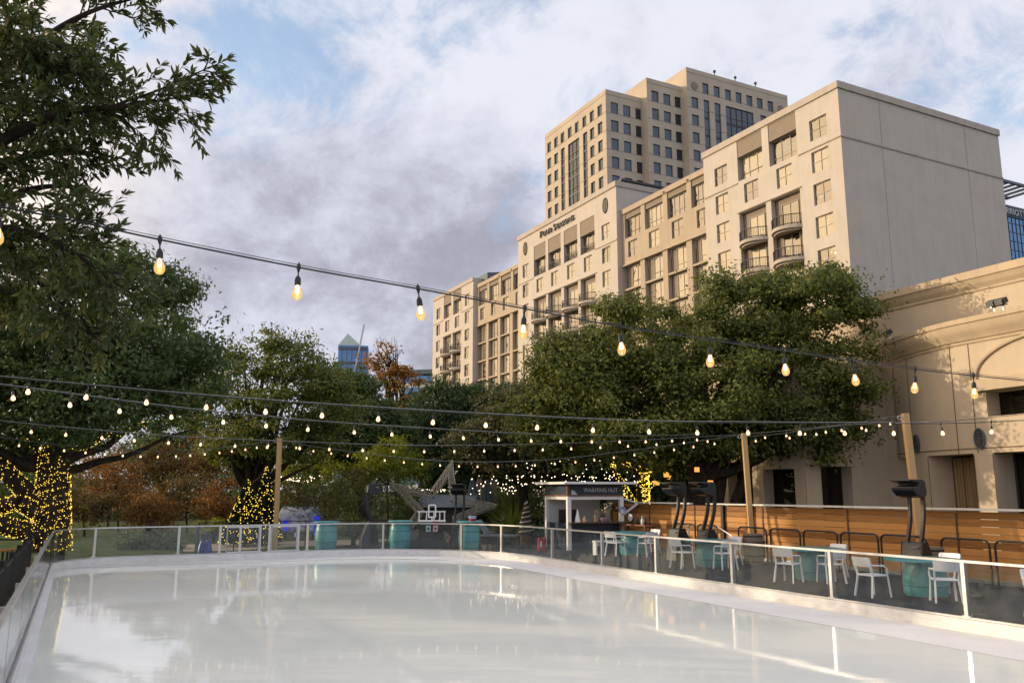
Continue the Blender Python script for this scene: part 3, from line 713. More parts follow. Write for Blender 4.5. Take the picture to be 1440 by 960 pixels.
def end_block(s0, mirror=False):
    """tall end pavilion 17.35 wide: two punched columns, two loggia bays"""
    W_ = 17.35
    def sx(a, b): return (s0 + a, s0 + b)
    holes = []; todo = []
    for k in range(7):
        zt = ROWT[k]
        for a, b in ((1.38, 3.28), (13.9, 15.75)):
            p, q = sx(a, b); holes.append((p, q, zt - 1.9, zt, 0.22)); todo.append((p, q, zt - 1.9, zt))
    for a, b in ((4.8, 8.2), (9.05, 12.4)):
        p, q = sx(a, b); holes.append((p, q, 31.6, 34.0, 0.5))
        window(p + 0.05, q - 0.05, 31.62, 33.98, 0.46, 3, 3, 'loggia_window')
        panel(p + 0.02, q - 0.02, 34.02, 35.66, 0.06, 'louvre', 'louvre_panel')
        holes.append((p, q, 34.0, 35.68, 0.08))
        c = (p + q) / 2
        holes.append((c - 0.95, c + 0.95, 29.2, 31.1, 0.22)); todo.append((c - 0.95, c + 0.95, 29.2, 31.1))
        p2, q2 = (s0 + (4.8 if a < 6 else 8.95), s0 + (8.3 if a < 6 else 12.5))
        holes.append((p2, q2, 8.0, 28.4, 0.5))
        # inside the balcony bay: solid cheek and glazed door, floor by floor
        mbp = MB(); 
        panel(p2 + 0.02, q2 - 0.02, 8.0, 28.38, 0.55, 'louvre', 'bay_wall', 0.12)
        for k in range(6):
            zf = 25.2 - FL * k
            dw = 2.0; dc = (p2 + q2) / 2 - 0.05
            window(dc - dw / 2, dc + dw / 2, zf + 0.02, zf + 2.55, 0.50, 2, 1, 'balcony_door')
            if k < 5: balcony(p2 - 0.05, q2 + 0.05, zf, 0.0)
            mbs = MB(); mbs.box((0.26, (p2 + q2) / 2, zf - 0.16), (0.48, q2 - p2 - 0.04, 0.26)); mbs.build('balcony_floor', M['cornice'], hotel)
    facade('A', s0, s0 + W_, 0.0, 36.3, holes, M['hotel'], 'pavilion_wall')
    for p, q, z0, z1 in todo: window(p, q, z0, z1, 0.16)
    mb = MB()
    for z, h, pr in ((35.75, 0.62, 0.14),):
        mb.box((-pr / 2, s0 + W_ / 2, z + h / 2), (pr, W_ + 0.16, h))
    for a, b in ((0, 4.72), (12.48, W_)): mb.box((-0.05, s0 + (a + b) / 2, 31.46), (0.10, b - a, 0.12))
    mb.box((-0.06, s0 + 8.65, 28.50), (0.12, 8.1, 0.10))
    mb.build('cornice', M['cornice'], hotel)
    if not mirror:
        return
def wing(s0):
    L_ = 15.8; X = SET; holes = []
    big = [(0.1, 2.95), (3.7, 7.05), (7.85, 11.2), (11.95, 15.2)]
    sw = [(0.3, 2.2), (4.45, 6.4), (8.65, 10.55), (12.8, 14.6)]
    tall = [(0.1, 3.15), (4.05, 7.3), (8.15, 11.45), (12.3, 15.7)]
    for a, b in big:
        holes.append((s0 + a, s0 + b, 31.45, 34.5, 0.45))
        panel(s0 + a + 0.02, s0 + b - 0.02, 33.85, 34.48, X + 0.12, 'louvre', 'louvre_panel')
        window(s0 + a + 0.03, s0 + b - 0.03, 31.47, 33.84, X + 0.35, 4, 3, 'wide_window')
    for a, b in sw:
        holes.append((s0 + a, s0 + b, 29.05, 30.95, 0.22)); 
    facade('B', s0, s0 + L_, X, 35.0, holes + [(s0 + a, s0 + b, 8.0, 28.1, 0.52) for a, b in tall], M['hotel_tan'], 'wing_wall')
    for a, b in sw: window(s0 + a, s0 + b, 29.05, 30.95, X + 0.16)
    for a, b in tall:
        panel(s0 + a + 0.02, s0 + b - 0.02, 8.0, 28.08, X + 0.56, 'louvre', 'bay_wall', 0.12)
        for k in range(6):
            zf = 25.30 - FL * k
            window(s0 + a + 0.12, s0 + a + 2.15, zf + 0.14, zf + 2.66, X + 0.48, 2, 3, 'bay_window')
            mb = MB(); mb.box((X + 0.22, s0 + (a + b) / 2, zf), (0.36, b - a - 0.02, 0.22)); mb.build('spandrel_beam', M['hotel_tan'], hotel)
    mb = MB(); mb.box((X - 0.06, s0 + L_ / 2, 34.85), (0.12, L_ - 0.02, 0.62)); mb.box((X - 0.09, s0 + L_ / 2, 28.2), (0.18, L_ - 0.02, 0.16)); mb.build('cornice', M['hotel_tan'], hotel)
    for a in (3.3, 7.4):
        mb = MB(); mb.box((X - 0.16, s0 + a, 34.7), (0.16, 0.22, 0.14)); mb.build('roof_spotlight', M['black'], hotel)
def centre(s0):
    L_ = 25.4; holes = []; todo = []
    for k in range(8):
        zt = ROWT[k] + 0.05
        for a, b in ((1.5, 3.3), (22.2, 24.0)): holes.append((s0 + a, s0 + b, zt - 1.9, zt, 0.22)); todo.append((s0 + a, s0 + b, zt - 1.9, zt))
    for i, (a, b) in enumerate(((4.85, 8.2), (8.95, 12.35), (13.15, 16.55), (17.25, 20.6))):
        p, q = s0 + a, s0 + b
        holes += [(p, q, 31.6, 34.0, 0.5), (p, q, 34.0, 36.0, 0.08)]
        panel(p + 0.02, q - 0.02, 34.02, 35.98, 0.06, 'louvre', 'louvre_panel')
        window(p + 0.05, q - 0.05, 31.62, 33.98, 0.46, 3, 1, 'loggia_window')
        mb = MB()
        for z in (31.72, 32.55): mb.bar((0.12, p + 0.02, z), (0.12, q - 0.02, z), 0.05)
        for t in np.arange(p + 0.1, q, 0.15): mb.bar((0.12, t, 31.6), (0.12, t, 32.53), 0.025)
        mb.build('loggia_railing', M['iron'], hotel)
        c = (p + q) / 2; holes.append((c - 0.95, c + 0.95, 29.2, 31.1, 0.22)); todo.append((c - 0.95, c + 0.95, 29.2, 31.1))
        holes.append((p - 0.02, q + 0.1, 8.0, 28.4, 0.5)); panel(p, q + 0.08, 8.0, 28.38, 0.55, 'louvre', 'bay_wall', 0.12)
        for k in range(6):
            zf = 25.2 - FL * k
            window(c - 1.0, c + 1.0, zf + 0.02, zf + 2.55, 0.50, 2, 1, 'balcony_door')
            if k < 4: balcony(p - 0.06, q + 0.14, zf)
            mb = MB(); mb.box((0.26, c + 0.04, zf - 0.16), (0.48, q - p + 0.06, 0.26)); mb.build('balcony_floor', M['cornice'], hotel)
    facade('C', s0, s0 + L_, 0.0, 38.7, holes, M['hotel'], 'pavilion_wall')
    for p, q, z0, z1 in todo: window(p, q, z0, z1, 0.16)
    mb = MB(); mb.box((-0.08, s0 + L_ / 2, 38.45), (0.16, L_ + 0.16, 0.66))
    for a, b in ((0, 4.75), (20.7, L_)): mb.box((-0.05, s0 + (a + b) / 2, 31.5), (0.10, b - a, 0.12))
    mb.box((-0.06, s0 + 12.7, 28.5), (0.12, 16.4, 0.10)); mb.build('cornice', M['cornice'], hotel)
    for a in (2.33, 23.1):
        mb = MB(); n = 24
        pts = [(-0.05, s0 + a + 0.52 * math.cos(2 * PI * k / n), 36.4 + 0.95 * math.sin(2 * PI * k / n)) for k in range(n)]
        mb.extrude(pts, (0.045, 0, 0)); v = mb.build('oval_vent', M['frame_dark'], hotel)
        mb = MB(); mb.tube([(-0.06, p[1], p[2]) for p in pts + pts[:1]], 0.05, 5, cap=False); mb.bar((-0.07, s0 + a, 35.48), (-0.07, s0 + a, 37.32), 0.05); mb.bar((-0.07, s0 + a - 0.5, 36.4), (-0.07, s0 + a + 0.5, 36.4), 0.05)
        mb.build('vent_frame', M['frame_dark'], v)
end_block(0.0); wing(17.35); centre(33.17); wing(58.57); end_block(74.37)
TOTL = 91.72
# end wall, body and roofs
mb = MB(); wall(mb, lambda a, z, d: (a, 0.0 + d, z), 0.0, DEPTH, -0.1, 36.3, []); mb.build('end_wall', M['hotel'], hotel)
mb = MB(); mb.box((DEPTH / 2, -0.07, 36.06), (DEPTH + 0.16, 0.14, 0.62)); mb.box((DEPTH / 2, -0.04, 31.46), (DEPTH, 0.08, 0.16)); mb.build('cornice', M['cornice'], hotel)
mb = MB()
for a in (5.0, 16.49): mb.box((a, -0.004, 33.0 if 0 else 16.0), (0.035, 0.012, 31.4 - 0.5))
for a in (5.0, 16.49): mb.box((a, -0.004, 33.66), (0.035, 0.012, 4.1))
mb.build('wall_joint', M['louvre'], hotel)
mb = MB()
for s0, s1, zt, x0 in ((0, 17.35, 36.0, 0.3), (17.35, 33.17, 34.9, SET + 0.3), (33.17, 58.57, 38.4, 0.3), (58.57, 74.37, 34.9, SET + 0.3), (74.37, TOTL, 36.0, 0.3)):
    mb.box(((x0 + DEPTH) / 2, (s0 + s1) / 2, zt - 0.1), (DEPTH - x0, s1 - s0 - 0.02, 0.2))
mb.build('roof', M['darkgrey'], hotel)
mb = MB()
mb.face([(DEPTH, 0, -0.1), (DEPTH, 0, 36.3), (DEPTH, TOTL, 36.3), (DEPTH, TOTL, -0.1)])
mb.face([(0, TOTL, -0.1), (0, TOTL, 36.3), (DEPTH, TOTL, 36.3), (DEPTH, TOTL, -0.1)])
for s, z0, z1, xa in ((17.35, 34.9, 36.3, 0), (33.17, 34.9, 38.7, 0), (58.57, 34.9, 38.7, 0), (74.37, 34.9, 36.3, 0)):
    d = 0.0
    mb.face([(0, s, z0), (0, s, z1), (DEPTH, s, z1), (DEPTH, s, z0)])
for s in (17.35, 33.17, 58.57, 74.37):
    mb.face([(0, s, -0.1), (0, s, 35), (SET, s, 35), (SET, s, -0.1)])
mb.build('side_wall', M['hotel'], hotel)
mb = MB(); mb.box((4.0 + 2.5, 33.17 - 0.05, 38.45), (13.0, 0.14, 0.66)); mb.build('cornice', M['cornice'], hotel)
# dark roof structures behind the parapets
mb = MB(); mb.prism([(3.2, 36.5), (10, 36.5), (10, 52), (3.2, 52)], 38.3, 40.3); mb.box((6.6, 44.2, 40.45), (7.6, 16.4, 0.28)); mb.build('roof_plant', M['darkgrey'], hotel)
mb = MB(); mb.extrude([(1.6, 72.4, 34.9), (6.5, 72.4, 34.9), (6.5, 72.4, 37.6), (1.6, 72.4, 36.9)], (0, 15, 0)); mb.build('roof_plant', M['slate'], hotel)
mb = MB(); mb.box((1.0, 8.6, 36.5), (0.06, 17.0, 0.22)); mb.build('parapet_flashing', M['black'], hotel)
# lettering on the centre pavilion (reads from right-hand end backwards along the facade)
def text(name, body, size, m, parent, loc, rot, ext=0.02, align='LEFT', sx=1.0, track=1.0):
    cu = bpy.data.curves.new(name, 'FONT'); cu.body = body; cu.size = size; cu.extrude = ext; cu.align_x = align; cu.space_character = track
    cu.materials.append(m); o = bpy.data.objects.new(name, cu); col.objects.link(o); o.parent = parent; o.location = loc; o.rotation_euler = rot; o.scale = (sx, 1, 1); return o
# facade seen from outside: reading direction is -y
zb = 36.72
for ch, y, sz in (('F', 51.75, 1.25), ('OUR', 50.95, 0.98), ('S', 48.0, 1.25), ('EASONS', 47.1, 0.98)):
    text('sign_lettering', ch, sz, M['black'], hotel, (-0.16, y, zb), (PI / 2, 0, -PI / 2), 0.09, sx=1.18, track=1.08)

# ================================================================== OFFICE TOWER
rr = ray(740 + 422 / 3.789, 80 + 172 / 3.789); TC = Vector((rr[0] / rr[1] * 150, 150, 0))
tower = thing('office_tower', 'tall beige stone office tower with stepped corners behind the hotel', 'building', TC, AZ)
TF = 3.7
def tower_wall(axis, off, a0, a1, ztop, cols, top_off, extra=(), zmin=40.0, name='stone_wall', skip=()):
    """axis 'L': plane x=off, along +y ; axis 'R': plane y=off, along +x"""
    f = (lambda a, z, d: (off + d, a, z)) if axis == 'L' else (lambda a, z, d: (a, off + d, z))
    holes = []; panes = []
    for i, (p, q) in enumerate(cols):
        k = 0
        while True:
            zt = ztop - top_off - TF * k
            if zt - 2.35 < zmin: break
            if (i, k) not in skip:
                holes.append((p, q, zt - 2.35, zt, 0.3)); panes.append((p, q, zt - 2.35, zt))
            k += 1
    for p, q, z0, z1, n in extra: holes.append((p, q, z0, z1, 0.3)); panes.append((p, q, z0, z1, n))
    mb = MB(); wall(mb, f, a0, a1, -0.1, ztop, holes); mb.build(name, M['tower'], tower)
    for pn in panes:
        p, q, z0, z1 = pn[:4]; c = f((p + q) / 2, (z0 + z1) / 2, 0.27); w, h = q - p, z1 - z0
        mb = MB(); dims = (0.04, w, h) if axis == 'L' else (w, 0.04, h); mb.box(c, dims)
        nm = 'window' if len(pn) == 4 else 'curtain_window'
        o = mb.build(nm, M['tglass'], tower)
        if len(pn) == 5:
            mf = MB()
            for k in range(1, pn[4]):
                a = p + w * k / pn[4]; cc = f(a, (z0 + z1) / 2, 0.2); mf.box(cc, (0.1, 0.12, h) if axis == 'L' else (0.12, 0.1, h))
            for z in np.arange(z1 - TF, z0, -TF):
                cc = f((p + q) / 2, z, 0.215); mf.box(cc, (0.07, w, 0.5) if axis == 'L' else (w, 0.07, 0.5))
            mf.build('mullion', M['frame_dark'], o)
ST = 1.8
T1, T2, T3 = 78.2, 81.75, 85.2
# left face (towards the sun)
Lc = [(1.35, 2.95), (4.25, 5.75), (7.0, 8.5), (9.95, 11.4), (12.65, 14.2), (15.55, 17.1), (18.3, 19.85), (21.15, 22.75)]
sk = [(i, k) for i in (2, 3, 4, 5) for k in range(1, 30)]
tower_wall('L', 0.0, 0.0, 23.75, T1, Lc, 2.3, [(6.75, 8.35, 40, 72.3, 1), (9.8, 14.2, 40, 72.2, 3), (15.5, 17.05, 40, 72.3, 1)], skip=sk)
tower_wall('R', 0.0, 0.0, 8.42, T1, [(1.1, 2.85), (3.98, 5.72), (6.9, 8.3)], 2.35)
tower_wall('L', 8.42, -ST, 30, T2, [], 2.0, name='stone_return')
tower_wall('R', -ST, 8.42, 16.9, T2, [(9.55, 11.25), (12.42, 14.15), (15.2, 16.75)], 2.4)
tower_wall('L', 16.9, -2 * ST, 34, T3, [], 2.0, name='stone_return')
tower_wall('R', -2 * ST, 16.9, 44.0, T3, [(17.92, 19.65), (36.0, 37.6), (39.0, 40.6)], 6.1,
           [(20.87, 22.45, 80.4, 82.75, 1), (23.76, 25.35, 80.4, 82.75, 1), (26.69, 28.3, 80.4, 82.75, 1), (29.52, 31.1, 80.4, 82.75, 1), (32.39, 34.0, 80.4, 82.75, 1), (35.25, 36.85, 80.4, 82.75, 1), (38.21, 39.8, 80.4, 82.75, 1),
            (21.0, 22.45, 40, 79.15, 1), (23.8, 25.35, 40, 79.15, 1), (26.67, 34.1, 40, 79.1, 5)])
mb = MB(); mb.box((22, 12, T1 - 2.3), (43.9, 23.6, 0.3)); mb.box((26.3, 10, T2 - 1.0), (35.3, 23, 0.3)); mb.box((30.5, 9, T3 - 1.2), (26.8, 24.8, 0.3)); mb.build('roof', M['tower'], tower)
mb = MB(); mb.face([(44, -2 * ST, 0), (44, -2 * ST, T3), (44, 24, T3), (44, 24, 0)]); mb.face([(0, 23.75, 0), (0, 23.75, T1), (44, 23.75, T1), (44, 23.75, 0)]); mb.face([(16.9, 24, 60), (16.9, 24, T3), (44, 24, T3), (44, 24, 60)]); mb.build('rear_wall', M['tower'], tower)
mb = MB()
for z in np.arange(T1 - 0.95, 40, -TF): mb.box((4.2, -0.01, z), (8.4, 0.05, 0.07)); mb.box((-0.01, 11.9, z), (0.05, 23.7, 0.07))
for z in np.arange(T2 - 0.95, 40, -TF): mb.box((12.65, -ST - 0.01, z), (8.4, 0.05, 0.07))
for z in np.arange(T3 - 0.95, 40, -TF): mb.box((30.4, -2 * ST - 0.01, z), (27.0, 0.05, 0.07))
mb.build('stone_joint', M['louvre'], tower)
for x in (18.8, 41.8):
    mb = MB(); mb.extrude([(x + 0.85 * math.cos(2 * PI * k / 24), -2 * ST - 0.12, 81.6 + 0.85 * math.sin(2 * PI * k / 24)) for k in range(24)], (0, 0.11, 0)); mb.build('round_medallion', M['louvre'], tower)
for x in (24.5, 30, 35.5):
    mb = MB(); mb.tube([(x, -2 * ST + 0.4, T3 - 1), (x, -2 * ST + 0.4, T3 + 0.7)], 0.08, 6); mb.lathe([(0.1, 0), (0.28, 0.1), (0.28, 0.5), (0.1, 0.6)], (x, -2 * ST + 0.4, T3 + 0.7), 8); mb.build('roof_beacon', M['black'], tower)
for i, (x, z) in enumerate(((1.5, 76.9 - 1.6), (1.7, 73.2 - 1.6), (2.4, 72.6 - 1.6), (10.0, 75.2), (13.0, 73.5))):
    pass

# ================================================================== BALLROOM (curved low building)
ball = thing('ballroom_building', 'low curved tan stucco ballroom with cornice, arch and tall openings', 'building', (16.5, 33, 0))
BO = Vector((16.5, 33, 0))
ctrl = [(21.6, 21.0), (19.75, 24.8), (18.25, 28.2), (17.35, 30.3), (16.85, 31.6), (16.55, 33.2), (16.45, 34.9), (16.5, 36.6)]
def catmull(P, n=10):
    P = [Vector(p) for p in P]; out = []
    for i in range(len(P) - 1):
        p0, p1, p2, p3 = P[max(i - 1, 0)], P[i], P[i + 1], P[min(i + 2, len(P) - 1)]
        for k in range(n):
            t = k / n
            out.append(0.5 * ((2 * p1) + (-p0 + p2) * t + (2 * p0 - 5 * p1 + 4 * p2 - p3) * t * t + (-p0 + 3 * p1 - 3 * p2 + p3) * t ** 3))
    out.append(P[-1]); return out
cv = [Vector((p.x, p.y, 0)) for p in catmull(ctrl, 8)]
bc = [0.0]
for a, b in zip(cv[:-1], cv[1:]): bc.append(bc[-1] + (b - a).length)
def bp(t):
    t = max(0, min(bc[-1] - 1e-6, t)); i = int(np.searchsorted(bc, t, side='right')) - 1
    k = (t - bc[i]) / max(1e-9, bc[i + 1] - bc[i]); d = (cv[i + 1] - cv[i]).normalized(); return cv[i].lerp(cv[i + 1], k), d
def bf(t, z, d):
    p, dr = bp(t); inn = Vector((dr.y, -dr.x, 0)); q = p + inn * d - BO; return (q.x, q.y, z)
def bt(px):                                   # arc length where a surveyed bearing meets the wall
    r = ray(px, 600); best = None
    for t in np.arange(0, bc[-1], 0.02):
        p, _ = bp(t); e = abs(p.x * r[1] - p.y * r[0])
        if best is None or e < best[0]: best = (e, t)
    return best[1]
HEAD = 3.55; CORZ = 8.0
t1a, t1b = bt(1365), bt(1301); t2a, t2b = bt(1281), bt(1240); t0a, t0b = 0.6, bt(1393)
tw0, tw1 = 0.6, bt(1391)
cuts = list(np.arange(0, bc[-1], 0.5))
mb = MB(); wall(mb, bf, 0, bc[-1] - 0.01, -0.1, 8.1, [(t1a, t1b, -0.1, HEAD, 1.1), (t2a, t2b, -0.1, HEAD, 1.1), (t0a, t0b, -0.1, HEAD, 1.1), (tw0, tw1, 4.85, 5.75, 0.7)], cuts)
mb.build('curved_wall', M['podium'], ball)
def bband(mb, t0, t1, prof, n=40):             # sweep a profile [(out, z), ...] along the curve
    b0 = len(mb.v); m = len(prof)
    for k in range(n + 1):
        t = t0 + (t1 - t0) * k / n
        for o_, z in prof: mb.v.append(bf(t, z, -o_))
    for k in range(n):
        for j in range(m):
            a = b0 + k * m + j; b = b0 + k * m + (j + 1) % m; mb.f.append((a, b, b + m, a + m)); mb.mi.append(0)
    mb.f.append(tuple(b0 + j for j in range(m))); mb.f.append(tuple(b0 + n * m + j for j in reversed(range(m)))); mb.mi += [0, 0]
mb = MB()
prof = [(-0.3, 7.62), (0.06, 7.62), (0.07, 7.72), (0.14, 7.74), (0.16, 7.8), (0.30, 7.95), (0.40, 8.12), (0.44, 8.3), (0.50, 8.32), (0.52, 8.5), (-0.3, 8.56)]
bband(mb, 0, bc[-1] - 0.02, prof); mb.build('cornice', M['podium_trim'], ball, smooth=True)
mb = MB()
for px in (1262, 1282, 1345, 1372): 
    t = bt(px); bband(mb, t - 0.018, t + 0.018, [(0.004, HEAD + 0.02), (0.012, HEAD + 0.02), (0.012, 7.6), (0.004, 7.6)], 1)
bband(mb, 0, bc[-1] - 0.05, [(0.004, HEAD + 0.16), (0.013, HEAD + 0.16), (0.013, HEAD + 0.20), (0.004, HEAD + 0.20)], 40)
for px in (1240, 1301, 1281, 1366, 1392):
    t = bt(px); bband(mb, t - 0.014, t + 0.014, [(0.005, 0.0), (0.014, 0.0), (0.014, 3.5), (0.005, 3.5)], 1)
mb.build('wall_joint', M['joint'], ball)
for px, py in ((1377, 615), (1288, 628), (1226, 638)):
    t = bt(px); p, d = bp(t); z0 = 4.08
    mb = MB(); ts = [(0.21 * math.cos(2 * PI * k / 24), 0.37 * math.sin(2 * PI * k / 24)) for k in range(24)]
    pts = [Vector(bf(t + a, z0 + b, -0.05)) for a, b in ts]; inn = Vector((d.y, -d.x, 0)); mb.extrude(pts, inn * 0.045); v = mb.build('oval_vent', M['frame_dark'], ball)
    mb = MB(); mb.tube([q - inn * 0.012 for q in pts + pts[:1]], 0.025, 5, cap=False)
    mb.bar(bf(t, z0 - 0.37, -0.065), bf(t, z0 + 0.37, -0.065), 0.025); mb.bar(bf(t - 0.21, z0, -0.065), bf(t + 0.21, z0, -0.065), 0.03); mb.build('vent_frame', M['slate'], v)
# window band, hood and arch at the right
mb = MB(); bband(mb, tw0, tw1, [(-0.72, 4.85), (-0.68, 4.85), (-0.68, 5.75), (-0.72, 5.75)], 10); mb.build('window', M['dglass'], ball)
mb = MB(); bband(mb, 0.1, bt(1376), [(-0.1, 5.78), (0.28, 5.78), (0.28, 6.2), (-0.1, 6.2)], 20); mb.build('window_hood', M['podium_trim'], ball)
mb = MB(); ac = bt(1376) - 3.3; pts = [Vector(bf(ac + 3.2 * math.cos(a), 6.3 + 1.35 * math.sin(a), -0.05)) for a in np.linspace(0, PI * 0.95, 26)]
mb.tube([Vector(bf(ac + 3.2, 6.2, -0.05))] + pts, 0.07, 6); mb.build('arch_moulding', M['podium_trim'], ball, smooth=True)
# ground-floor glazing with curtains behind
M['curtain'] = pbr('tan_curtain', (0.24, 0.17, 0.09), 0.9, var=0.5, scale=3.0, stretch=(3, 3, 0.03))
for (a, b) in ((t1a, t1b), (t2a, t2b), (t0a, t0b)):
    mb = MB(); bband(mb, a, b, [(-1.1, -0.05), (-1.06, -0.05), (-1.06, HEAD), (-1.1, HEAD)], 8); g = mb.build('glazed_door', M['dglass'], ball)
    n = 3
    for k in range(n + 1):
        mb = MB(); t = a + 0.06 + (b - a - 0.12) * k / n; bband(mb, t - 0.035, t + 0.035, [(-1.05, 0.0), (-0.98, 0.0), (-0.98, HEAD - 0.06), (-1.05, HEAD - 0.06)], 1)
        mb.build('door_frame', M['frame_dark'], g)
mb = MB()
n = 30
for k in range(n):
    t = t1a + 0.2 + (t1b - t1a - 0.4) * k / (n - 1)
    if abs(k - 9) < 4: continue
    mb.tube([bf(t, 0.05, 0.98), bf(t, HEAD - 0.08, 0.98)], 0.05, 6)
mb.build('curtain', M['curtain'], ball, smooth=True)
# shaded return wall and the plain wall going back behind the oak
e0 = Vector((16.5, 36.6, 0)); e1 = Vector((11.9, 34.35, 0)); e2 = Vector((8.7, 41.5, 0))
def seg_f(a, b, outward):
    d = (b - a).normalized(); L = (b - a).length
    return (lambda t, z, dep: tuple(a + d * t - outward * dep - BO + Vector((0, 0, z)))), L
f1, L1 = seg_f(e1, e0, Vector((0.45, -0.89, 0)).normalized())
mb = MB(); wall(mb, f1, 0, L1 - 0.02, -0.1, 7.6, [(0.85, 2.6, -0.1, 3.2, 0.6)]); mb.build('return_wall', M['podium'], ball)
mb = MB(); mb.face([f1(0.85, -0.1, 0.55), f1(2.6, -0.1, 0.55), f1(2.6, 3.2, 0.55), f1(0.85, 3.2, 0.55)]); mb.build('glazed_door', M['dglass'], ball)
f2, L2 = seg_f(e2, e1, Vector((-0.91, -0.41, 0)).normalized())
mb = MB(); wall(mb, f2, 0, L2 - 0.02, -0.1, 7.6, [(0.5, 2.2, -0.1, 3.1, 0.6), (2.9, 4.6, -0.1, 3.1, 0.6), (5.3, 7.2, -0.1, 3.1, 0.6)]); mb.build('side_wall', M['podium'], ball)
for a, b in ((0.5, 2.2), (2.9, 4.6), (5.3, 7.2)):
    mb = MB(); mb.face([f2(a, -0.1, 0.55), f2(b, -0.1, 0.55), f2(b, 3.1, 0.55), f2(a, 3.1, 0.55)]); mb.build('glazed_door', M['dglass'], ball)
for t in (4.95,):
    mb = MB(); mb.extrude([f2(t + 0.22 * math.cos(2 * PI * k / 20), 4.2 + 0.42 * math.sin(2 * PI * k / 20), -0.05) for k in range(20)], Vector((0.91, 0.41, 0)) * 0.045); mb.build('oval_vent', M['frame_dark'], ball)
# upper wall set back, with its own cornice
ua, ub = Vector((22.4, 23.8, 0)), Vector((13.2, 42.9, 0)); f3, L3 = seg_f(ub, ua, Vector((-0.9, -0.43, 0)).normalized())
mb = MB(); wall(mb, f3, 0, L3, -0.1, 10.3, []); mb.build('upper_wall', M['podium'], ball)
mb = MB()
prof = [(-0.3, 9.95), (0.06, 9.95), (0.08, 10.05), (0.2, 10.2), (0.3, 10.4), (0.36, 10.42), (0.38, 10.72), (-0.3, 10.75)]
b0 = len(mb.v)
for t in (0, L3):
    for o_, z in prof: mb.v.append(f3(t, z, -o_))
m_ = len(prof)
for j in range(m_): mb.f.append((j, (j + 1) % m_, m_ + (j + 1) % m_, m_ + j)); mb.mi.append(0)
mb.f.append(tuple(range(m_))); mb.f.append(tuple(reversed(range(m_, 2 * m_)))); mb.mi += [0, 0]
mb.build('cornice', M['podium_trim'], ball)
# flat roofs between
mb = MB(); rp_ = [bf(t, 8.3, 0.0) for t in np.linspace(0, bc[-1] - 0.05, 24)]; back = [tuple(ub.lerp(ua, k) - BO + Vector((0, 0, 8.3))) for k in (0.55, 0.7, 0.85, 1.0)]
mb.face(rp_ + back); mb.face([tuple(Vector(p) - BO + Vector((0, 0, 7.5))) for p in (e0, e1, e2, ub)]); mb.build('roof', M['darkgrey'], ball)
mb = MB(); mb.prism([tuple((ua - BO)[:2]), tuple((ub - BO)[:2]), tuple((ub - BO + Vector((8, 4, 0)))[:2]), tuple((ua - BO + Vector((14, 7, 0)))[:2])], 10.0, 10.2); mb.build('roof', M['darkgrey'], ball)

def floodlight(px, label):
    t = bt(px); p, d = bp(t); out = Vector((-d.y, d.x, 0)); c = p + out * 0.3 + Vector((0, 0, 8.54))
    o = thing('floodlight', label, 'floodlight', c, math.atan2(out.y, out.x), 'floodlights along the ballroom cornice')
    mb = MB(); mb.bar((0, 0, 0), (0, 0, 0.18), 0.05); mb.bar((0, -0.16, 0.18), (0, 0.16, 0.18), 0.04); mb.build('bracket', M['steel'], o)
    mb = MB(); mb.box((0.10, 0, 0.30), (0.30, 0.34, 0.20), Matrix.Rotation(R(25), 3, 'Y')); bevel(mb.build('lamp_housing', M['black'], o), 0.02)
    mb = MB(); mb.box((0.255, 0, 0.225), (0.012, 0.28, 0.15), Matrix.Rotation(R(25), 3, 'Y')); mb.build('lens', M['steel'], o)
floodlight(1272, 'black floodlight on ballroom cornice beside the oak crown')
floodlight(1424, 'black floodlight on ballroom cornice, left one of the close pair above the arch')
floodlight(1437, 'black floodlight on ballroom cornice, right one of the close pair by the picture edge')

# ================================================================== OTHER FAR BUILDINGS
def pz(px, py, Y): return at(px, py, Y).z
g = thing('glass_hotel_tower', 'blue glass tower with dark lettered top band beyond the hotel end wall', 'building', at(1405, 690, 150), AZ)
o = g.location; o.z = 0
zt = pz(1425, 277, 150); zb_ = pz(1425, 292.5, 150)
mb = MB(); mb.prism([(-8, 0), (34, 0), (34, 20), (-8, 20)], 0, zb_); mb.build('glass_body', M['bglass'], g)
mb = MB(); mb.prism([(-8.2, -0.2), (34.2, -0.2), (34.2, 20.2), (-8.2, 20.2)], zb_ + 0.01, zt + 0.15); mb.build('top_band', M['navy'], g)
mb = MB()
for z in np.arange(zb_ - 1.2, 4, -1.8): mb.box((13, -0.05, z), (42, 0.12, 0.08))
for x in np.arange(-7, 34, 1.2): mb.box((x, -0.04, zb_ / 2), (0.05, 0.14, zb_ - 0.1))
mb.build('mullion', M['slate'], g)
mb = MB()
for y in (-5.0, 0.5): mb.bar((-8, y, zt + 2.0), (12.7, y, zt + 2.0), 0.4, 0.5)
for x in np.arange(-8, 12.8, 2.07): mb.bar((x, -5, zt + 2.0), (x, 1, zt + 2.0), 0.3, 0.4)
mb.bar((-4, 0.5, zt + 0.1), (-4, 0.5, zt + 2.0), 0.3); mb.bar((8, 0.5, zt + 0.1), (8, 0.5, zt + 2.0), 0.3)
mb.build('roof_canopy_frame', M['slate'], g)
text('band_lettering', 'MARRIOTT', 1.75, M['lettering'], g, (7.45, -0.42, zb_ + 0.42), (PI / 2, 0, 0), 0.06, sx=0.95, track=1.1)

